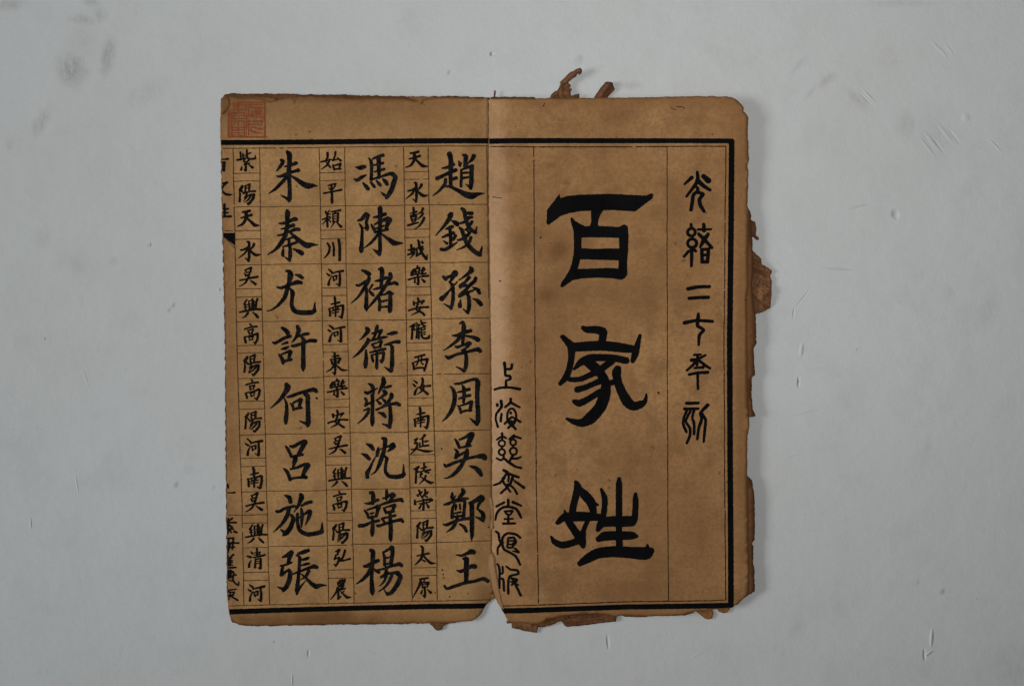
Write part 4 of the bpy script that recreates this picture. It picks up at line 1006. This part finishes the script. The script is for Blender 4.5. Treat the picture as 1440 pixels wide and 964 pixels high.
# half characters printed across the outer fold of the left leaf
Z2 = 80 / 964.0 * 0.5 * 2
FOLD = [
    (306, 200, Z1, '40 245 14,100 245 16,150 238 24; 95 290 40,90 400 36; 40 290 16,90 285 20; 40 340 14,90 335 14; 40 390 16,90 385 16'),
    (306, 200, Z1, '40 590 14,140 570 24; 130 575 20,100 610 16; 95 600 20,60 670 20; 50 670 16,110 730 28,160 745 30,210 740 8'),
    (306, 270, Z1, '100 180 30,105 350 26; 65 240 14,150 240 20; 65 290 14,150 295 18; 65 350 22,190 345 26'),
    (310, 670, 40 / 482.0, '100 262 10,200 268 16,240 262 30; 125 130 30,135 180 24'),
    (310, 670, 40 / 482.0, '200 700 26,150 740 18; 90 770 18,270 770 26; 130 800 30,200 850 26; 100 880 30,220 880 20; 140 700 14,130 940 24; 240 920 30,280 940 24; 100 830 26,190 940 18; 100 720 30,110 960 30'),
    (312, 730, 40 / 482.0, '80 315 16,200 310 20; 200 310 24,180 500 20; 80 390 14,285 393 24; 120 320 14,110 540 20; 80 470 14,220 465 16; 150 400 18,100 560 20'),
    (312, 730, 40 / 482.0, '200 590 30,160 620 16; 90 650 20,170 640 16; 90 700 20,180 690 16; 90 740 16,180 720 16; 145 640 20,145 770 20; 80 815 16,235 805 26; 100 600 24,110 770 26; 90 770 16,180 765 16'),
    (312, 790, 40 / 482.0, '90 130 20,190 150 18; 150 130 24,150 260 20; 90 180 16,200 170 16; 90 230 20,190 220 16; 210 180 20,190 290 20,250 370 20; 290 330 16,280 390 16; 110 150 24,110 270 26; 230 215 16,245 205 20; 180 310 18,130 300 14'),
    (312, 790, 40 / 482.0, '90 470 14,240 450 18; 90 500 16,215 500 16; 215 500 18,190 560 16; 90 560 14,190 545 16; 150 500 14,120 620 12; 150 570 12,190 590 16,270 635 24'),
]
for i, (ox, oy, z, s) in enumerate(FOLD):
    ink('fold_character', place(parse(s), (ox, oy), z), [], h_left, M_INK_S, left_page, LOC, 0.4, 500 + i, 0.3, 0.16, 0.5 if i > 3 else 0.4, LEFT_PAGE)
fish = [(306 + a * Z1, 270 + b * Z1) for a, b in ((60, 582), (248, 575), (248, 755), (80, 632))]
ink('fold_mark', [], [[fish]], h_left, M_INK, left_page, LOC, 0.4, 520, 0.3, 0.16, 0, LEFT_PAGE)

# the three tall title characters
ZT = 160 / 964.0
BAI = [(160, 88), (165, 130), (230, 110), (330, 100), (450, 97), (570, 92), (700, 98), (810, 104), (890, 108), (930, 88), (952, 100), (945, 130), (900, 165), (840, 210),
       (800, 242), (720, 238), (620, 230), (530, 232), (500, 275), (488, 320), (485, 362), (560, 366), (660, 372), (705, 348), (735, 365), (742, 440), (738, 560), (730, 680),
       (732, 775), (710, 805), (680, 818), (600, 805), (480, 800), (350, 806), (270, 822), (215, 860), (190, 882), (165, 875), (175, 840), (210, 790), (240, 740), (262, 680),
       (278, 600), (282, 500), (278, 410), (255, 330), (250, 300), (265, 290), (290, 320), (330, 345), (380, 368), (415, 362), (427, 330), (424, 235), (340, 240), (240, 258),
       (170, 280), (110, 325), (65, 357), (48, 340), (52, 295), (52, 230), (80, 195), (120, 145)]
H1 = [(345, 462), (440, 460), (660, 464), (664, 552), (560, 553), (440, 556), (345, 550)]
H2 = [(335, 645), (450, 648), (660, 655), (656, 722), (560, 716), (450, 722), (315, 725)]
ink('title_character', [], [[[(760 + a * ZT, 258 + b * ZT) for a, b in P] for P in (BAI, H1, H2)]], h_right, M_INK, right_page, LOC, 0.6, 601, 0.3, 0.22)
ink('title_character', place(parse('''300 90 40,330 105 56,400 105 66,465 120 70,465 160 66,455 210 60; 125 165 40,175 215 60,215 250 76,330 245 84,450 240 86,570 250 84,680 265 74,735 270 60;
 778 155 30,765 200 40,750 260 56,735 320 60,715 370 36; 200 250 70,200 340 56,180 440 54,150 510 56,105 560 36; 150 505 40,200 525 44,280 520 46,350 490 50,420 455 60,470 420 60,540 370 60;
 225 435 26,280 380 60,350 345 66,450 340 62,560 345 60,660 365 60; 330 385 60,390 420 90,450 480 80,490 560 80,480 660 96,440 760 100,360 850 100,290 890 70,220 880 50,160 855 24;
 250 610 56,320 590 50,400 555 50,460 530 60; 225 710 40,265 725 60,340 690 54,440 630 56; 590 435 60,580 470 80,590 540 70,620 620 76,670 710 90,720 750 76,780 735 66,820 710 40,832 650 18;
 490 560 40,545 550 50,580 530 50'''), (770, 446), ZT), [], h_right, M_INK, right_page, LOC, 0.6, 602, 0.3, 0.22)
ink('title_character', place(parse('''275 160 36,290 210 70,270 290 60,250 370 60,240 450 60; 290 215 60,350 270 80,400 330 80,420 400 60,425 450 50; 435 345 40,458 350 20;
 120 500 40,180 455 70,260 450 84,360 450 80,470 455 60; 180 400 16,190 450 50; 210 490 60,270 580 66,320 650 80,335 700 40; 370 490 40,340 560 40,320 630 70,250 670 60,160 690 60,95 665 50,65 620 20;
 488 220 26,515 290 50,515 370 50,505 440 50; 638 130 30,637 180 54,637 300 56,637 450 56,637 560 54,640 700 60; 775 260 30,777 310 50,775 400 52,765 480 60;
 460 560 40,500 500 80,620 490 94,740 490 90; 465 640 50,520 615 80,640 610 76,740 610 70,785 615 30; 310 845 50,380 800 80,460 760 90,600 745 96,750 755 100,860 760 110,905 740 60; 875 690 20,880 730 50'''),
                          (764, 650), ZT), [], h_right, M_INK, right_page, LOC, 0.6, 603, 0.3, 0.22)

# date column in seal script
ZS = 80 / 482.0
DATE = [
    (940, 230, '237 80 22,240 150 30,210 200 26,145 285 16; 240 150 36,290 195 30,345 230 22; 190 125 28,130 180 14; 290 115 36,330 150 46; 238 210 24,240 240 24,205 270 26,195 330 26,185 395 28; 240 250 24,285 265 26,255 310 28,265 360 28,295 410 24', []),
    (940, 230, '185 520 22,188 550 20; 190 720 26,190 800 24,188 870 20; 165 745 22,125 790 18; 215 735 22,225 745 20; 292 520 26,295 570 30; 245 562 18,355 560 14; 330 600 24,295 650 36,262 710 16; 250 600 24,300 650 30,360 715 22; 275 730 22,330 728 22; 275 730 24,278 820 26; 332 728 26,325 825 26; 278 835 26,325 835 26; 278 778 20,330 775 20',
     [(188, 585, 32, 32, 22), (194, 678, 38, 36, 22)]),
    (940, 380, '160 158 28,250 142 26,340 140 24; 170 238 26,250 232 24,330 230 26', []),
    (940, 380, '130 445 28,230 425 24,365 432 22; 246 370 20,242 420 30,240 470 24,290 505 24,255 550 24,250 630 18', []),
    (940, 380, '210 715 16,265 712 16; 240 720 18,235 800 20; 190 760 28,240 750 20,305 718 16; 240 755 24,200 800 20,150 845 16; 250 760 20,300 800 22,345 828 18; 215 825 16,285 820 22; 170 880 20,250 865 20,325 862 24; 240 865 20,242 950 18,243 1000 18', []),
    (940, 480, '148 520 24,245 518 22; 130 568 22,245 566 20; 150 580 18,125 640 18,120 700 20,145 760 20; 178 590 18,140 670 16,175 730 20,175 790 20,150 855 18; 210 580 20,195 640 16,210 690 20,210 780 18; 325 535 28,265 600 20,275 650 22,250 730 20,238 820 18; 280 610 16,308 660 20,300 750 20,292 845 16', []),
]
for i, (ox, oy, s, rings) in enumerate(DATE):
    st = place(parse(s), (ox, oy), ZS)
    for r in rings:
        q = ring(*r) * ZS
        q[:, 0] += ox
        q[:, 1] += oy
        st.append(q)
    ink('date_character', st, [], h_right, M_INK, right_page, LOC, 0.4, 620 + i, 0.3, 0.16, 0.45)

# publisher column beside the spine
ZP = 70 / 482.0
PUB = [
    (682, 500, '188 70 26,195 130 22,195 160 22; 200 128 18,250 125 22,262 85 20; 195 160 20,200 190 20,240 195 22,245 225 18,205 240 18,203 300 22; 95 325 18,150 308 20,240 305 20,335 320 24', []),
    (682, 500, '155 435 24,160 490 24,110 560 16,105 620 14,125 685 18; 118 470 24,119 480 24; 160 560 18,152 630 20; 248 415 22,245 450 22,195 495 16; 250 450 22,335 495 16; 248 548 20,249 553 20; 258 628 18,259 632 18; 190 655 16,225 620 18,260 590 16,300 610 16,340 635 20; 225 695 18,260 660 20; 260 665 22,295 705 20; 215 600 16,260 655 16,300 600 16',
     [(258, 585, 44, 78, 16)]),
    (682, 600, '165 60 20,168 120 14; 115 120 14,165 90 20,205 105 14; 163 190 16,163 210 16; 180 270 16,180 300 14; 115 300 14,150 318 16,185 300 18; 278 75 14,274 115 14; 235 115 14,275 85 18,345 105 16; 272 175 14,273 195 14; 270 270 20,235 330 18; 265 300 20,310 300 18,345 285 14; 190 305 18,240 345 24,300 380 18,350 390 18',
     [(163, 155, 31, 30, 14), (163, 240, 30, 29, 15), (272, 145, 28, 28, 14), (275, 230, 34, 34, 16)]),
    (682, 600, '180 415 22,215 435 26,230 470 16,225 520 14; 220 440 20,270 462 20,325 480 20; 215 445 18,170 500 20,185 540 18,245 620 16; 85 560 14,140 540 18,190 490 16; 270 470 22,240 550 18,155 635 18; 265 500 24,268 505 22; 245 560 16,280 590 16,310 640 18; 290 520 18,375 580 24; 200 560 16,250 540 16', []),
    (682, 600, '225 700 22,225 760 20; 185 725 20,110 765 18; 270 720 24,350 755 16; 100 895 12,115 830 18,160 780 20,225 765 22,300 785 20,330 830 22,350 870 16; 190 810 16,265 805 18; 190 810 16,215 840 16,245 840 14,265 810 16; 225 840 18,225 920 20; 190 885 14,270 882 14; 175 930 18,290 925 18', []),
    (682, 720, '105 180 16,130 200 20,140 260 18,152 285 16; 150 285 18,175 285 16; 160 290 20,125 340 16,122 400 12; 340 235 18,300 205 20,220 195 18,175 230 18,165 290 20,185 350 20,250 385 18,300 420 20,340 495 18; 225 240 14,280 235 18; 225 240 14,215 330 14; 225 270 12,290 265 14,265 300 12; 225 300 12,270 305 14; 285 240 16,300 280 16,262 330 14; 225 335 14,270 330 14; 290 340 16,325 375 18,270 365 10', []),
    (682, 720, '120 495 14,140 540 18,140 720 18; 170 520 14,172 580 16,140 590 14; 140 640 14,175 640 18,185 750 18; 205 515 12,250 545 18,310 550 18,320 585 18,240 610 18,225 680 18,225 775 18; 255 630 18,310 640 16,290 665 16,260 690 16; 250 660 14,320 690 14; 270 640 16,310 720 18,345 790 20', []),
]
for i, (ox, oy, s, rings) in enumerate(PUB):
    st = place(parse(s), (ox, oy), ZP)
    for r in rings:
        q = ring(*r) * ZP
        q[:, 0] += ox
        q[:, 1] += oy
        st.append(q)
    ink('publisher_character', st, [], h_right, M_INK, right_page, LOC, 0.38, 640 + i, 0.3, 0.14, 0.45)

# red collector's seal in the upper margin
seal = '''165 300 26,165 750 26; 206 330 14,206 735 14; 160 758 22,480 760 26,800 762 24; 782 190 20,782 480 20,784 770 30; 250 170 14,520 168 16,790 180 16; 465 200 14,465 730 14;
 240 200 18,430 215 16; 260 240 34,340 225 34; 320 170 26,330 330 24; 240 290 18,440 300 18; 230 360 14,440 350 16; 240 405 14,440 400 14; 225 450 16,445 450 16; 240 340 12,240 450 12; 420 340 14,430 450 14;
 230 490 14,440 490 14; 225 580 14,290 480 14; 330 490 16,330 590 16; 430 500 14,430 580 14; 215 600 16,450 600 16; 225 645 14,440 645 14; 225 690 14,440 690 14; 225 730 12,440 730 12; 330 600 16,330 730 16; 430 600 14,440 730 14; 225 600 14,225 730 14;
 500 210 18,740 215 18; 540 180 14,540 250 14; 500 270 22,500 400 26; 500 265 14,730 265 16; 560 300 14,560 400 14; 625 270 18,640 370 18; 560 330 12,720 330 16; 690 280 24,690 430 24; 520 400 26,560 370 20; 600 380 14,740 385 14; 560 420 14,740 425 14; 640 370 16,640 440 16;
 500 490 14,740 495 20; 520 545 14,735 545 14; 500 490 20,505 720 22; 530 640 24,640 690 14,740 695 16; 560 590 22,740 630 18; 545 600 20,560 690 14; 730 490 14,730 560 14'''
ink('seal_stain', [], [[[(321, 145), (345, 142.5), (374, 143.5), (374.5, 170), (373.5, 193.5), (340, 194), (321, 192), (320.5, 165)]]], h_left, M_WASH, left_page, LOC, 0.6, 699, 0.16, 0.5)
ink('red_seal', place(parse(seal), (308, 130), 80 / 964.0), [], h_left, M_RED, left_page, LOC, 0.4, 700, 0.24, 0.3, 0.22)

# small ink specks and worm marks
for n_, (page_, hf, specks) in enumerate(((left_page, h_left, [(436, 185.5, 1.6), (626, 236, 1.8), (612, 832, 1.6), (632, 837.5, 1.8), (658, 833, 1.4), (621, 630, 2.0), (622, 800, 2.2), (623, 806, 2.0), (623.5, 811, 1.6)]),
                                          (right_page, h_right, [(760, 334.5, 2.4), (925, 551.5, 2.8), (703, 395, 2.0), (764, 150, 1.8), (765, 147, 1.4), (795, 400, 1.2), (992, 300, 1.2), (1000, 190, 1.4),
                                                                 (941, 525, 1.2), (1047.5, 422, 1.8), (690, 738, 2.4), (687, 740, 2.0), (694, 739, 1.8)]))):
    for q_, (x, y, w) in enumerate(specks):
        ink('ink_speck', [np.array([(x, y, w), (x + 0.6, y + 0.7, w * 0.8)])], [], hf, M_INK_S, page_, LOC, 0.4, 710 + q_ + 40 * n_, 0.3, 0.1)
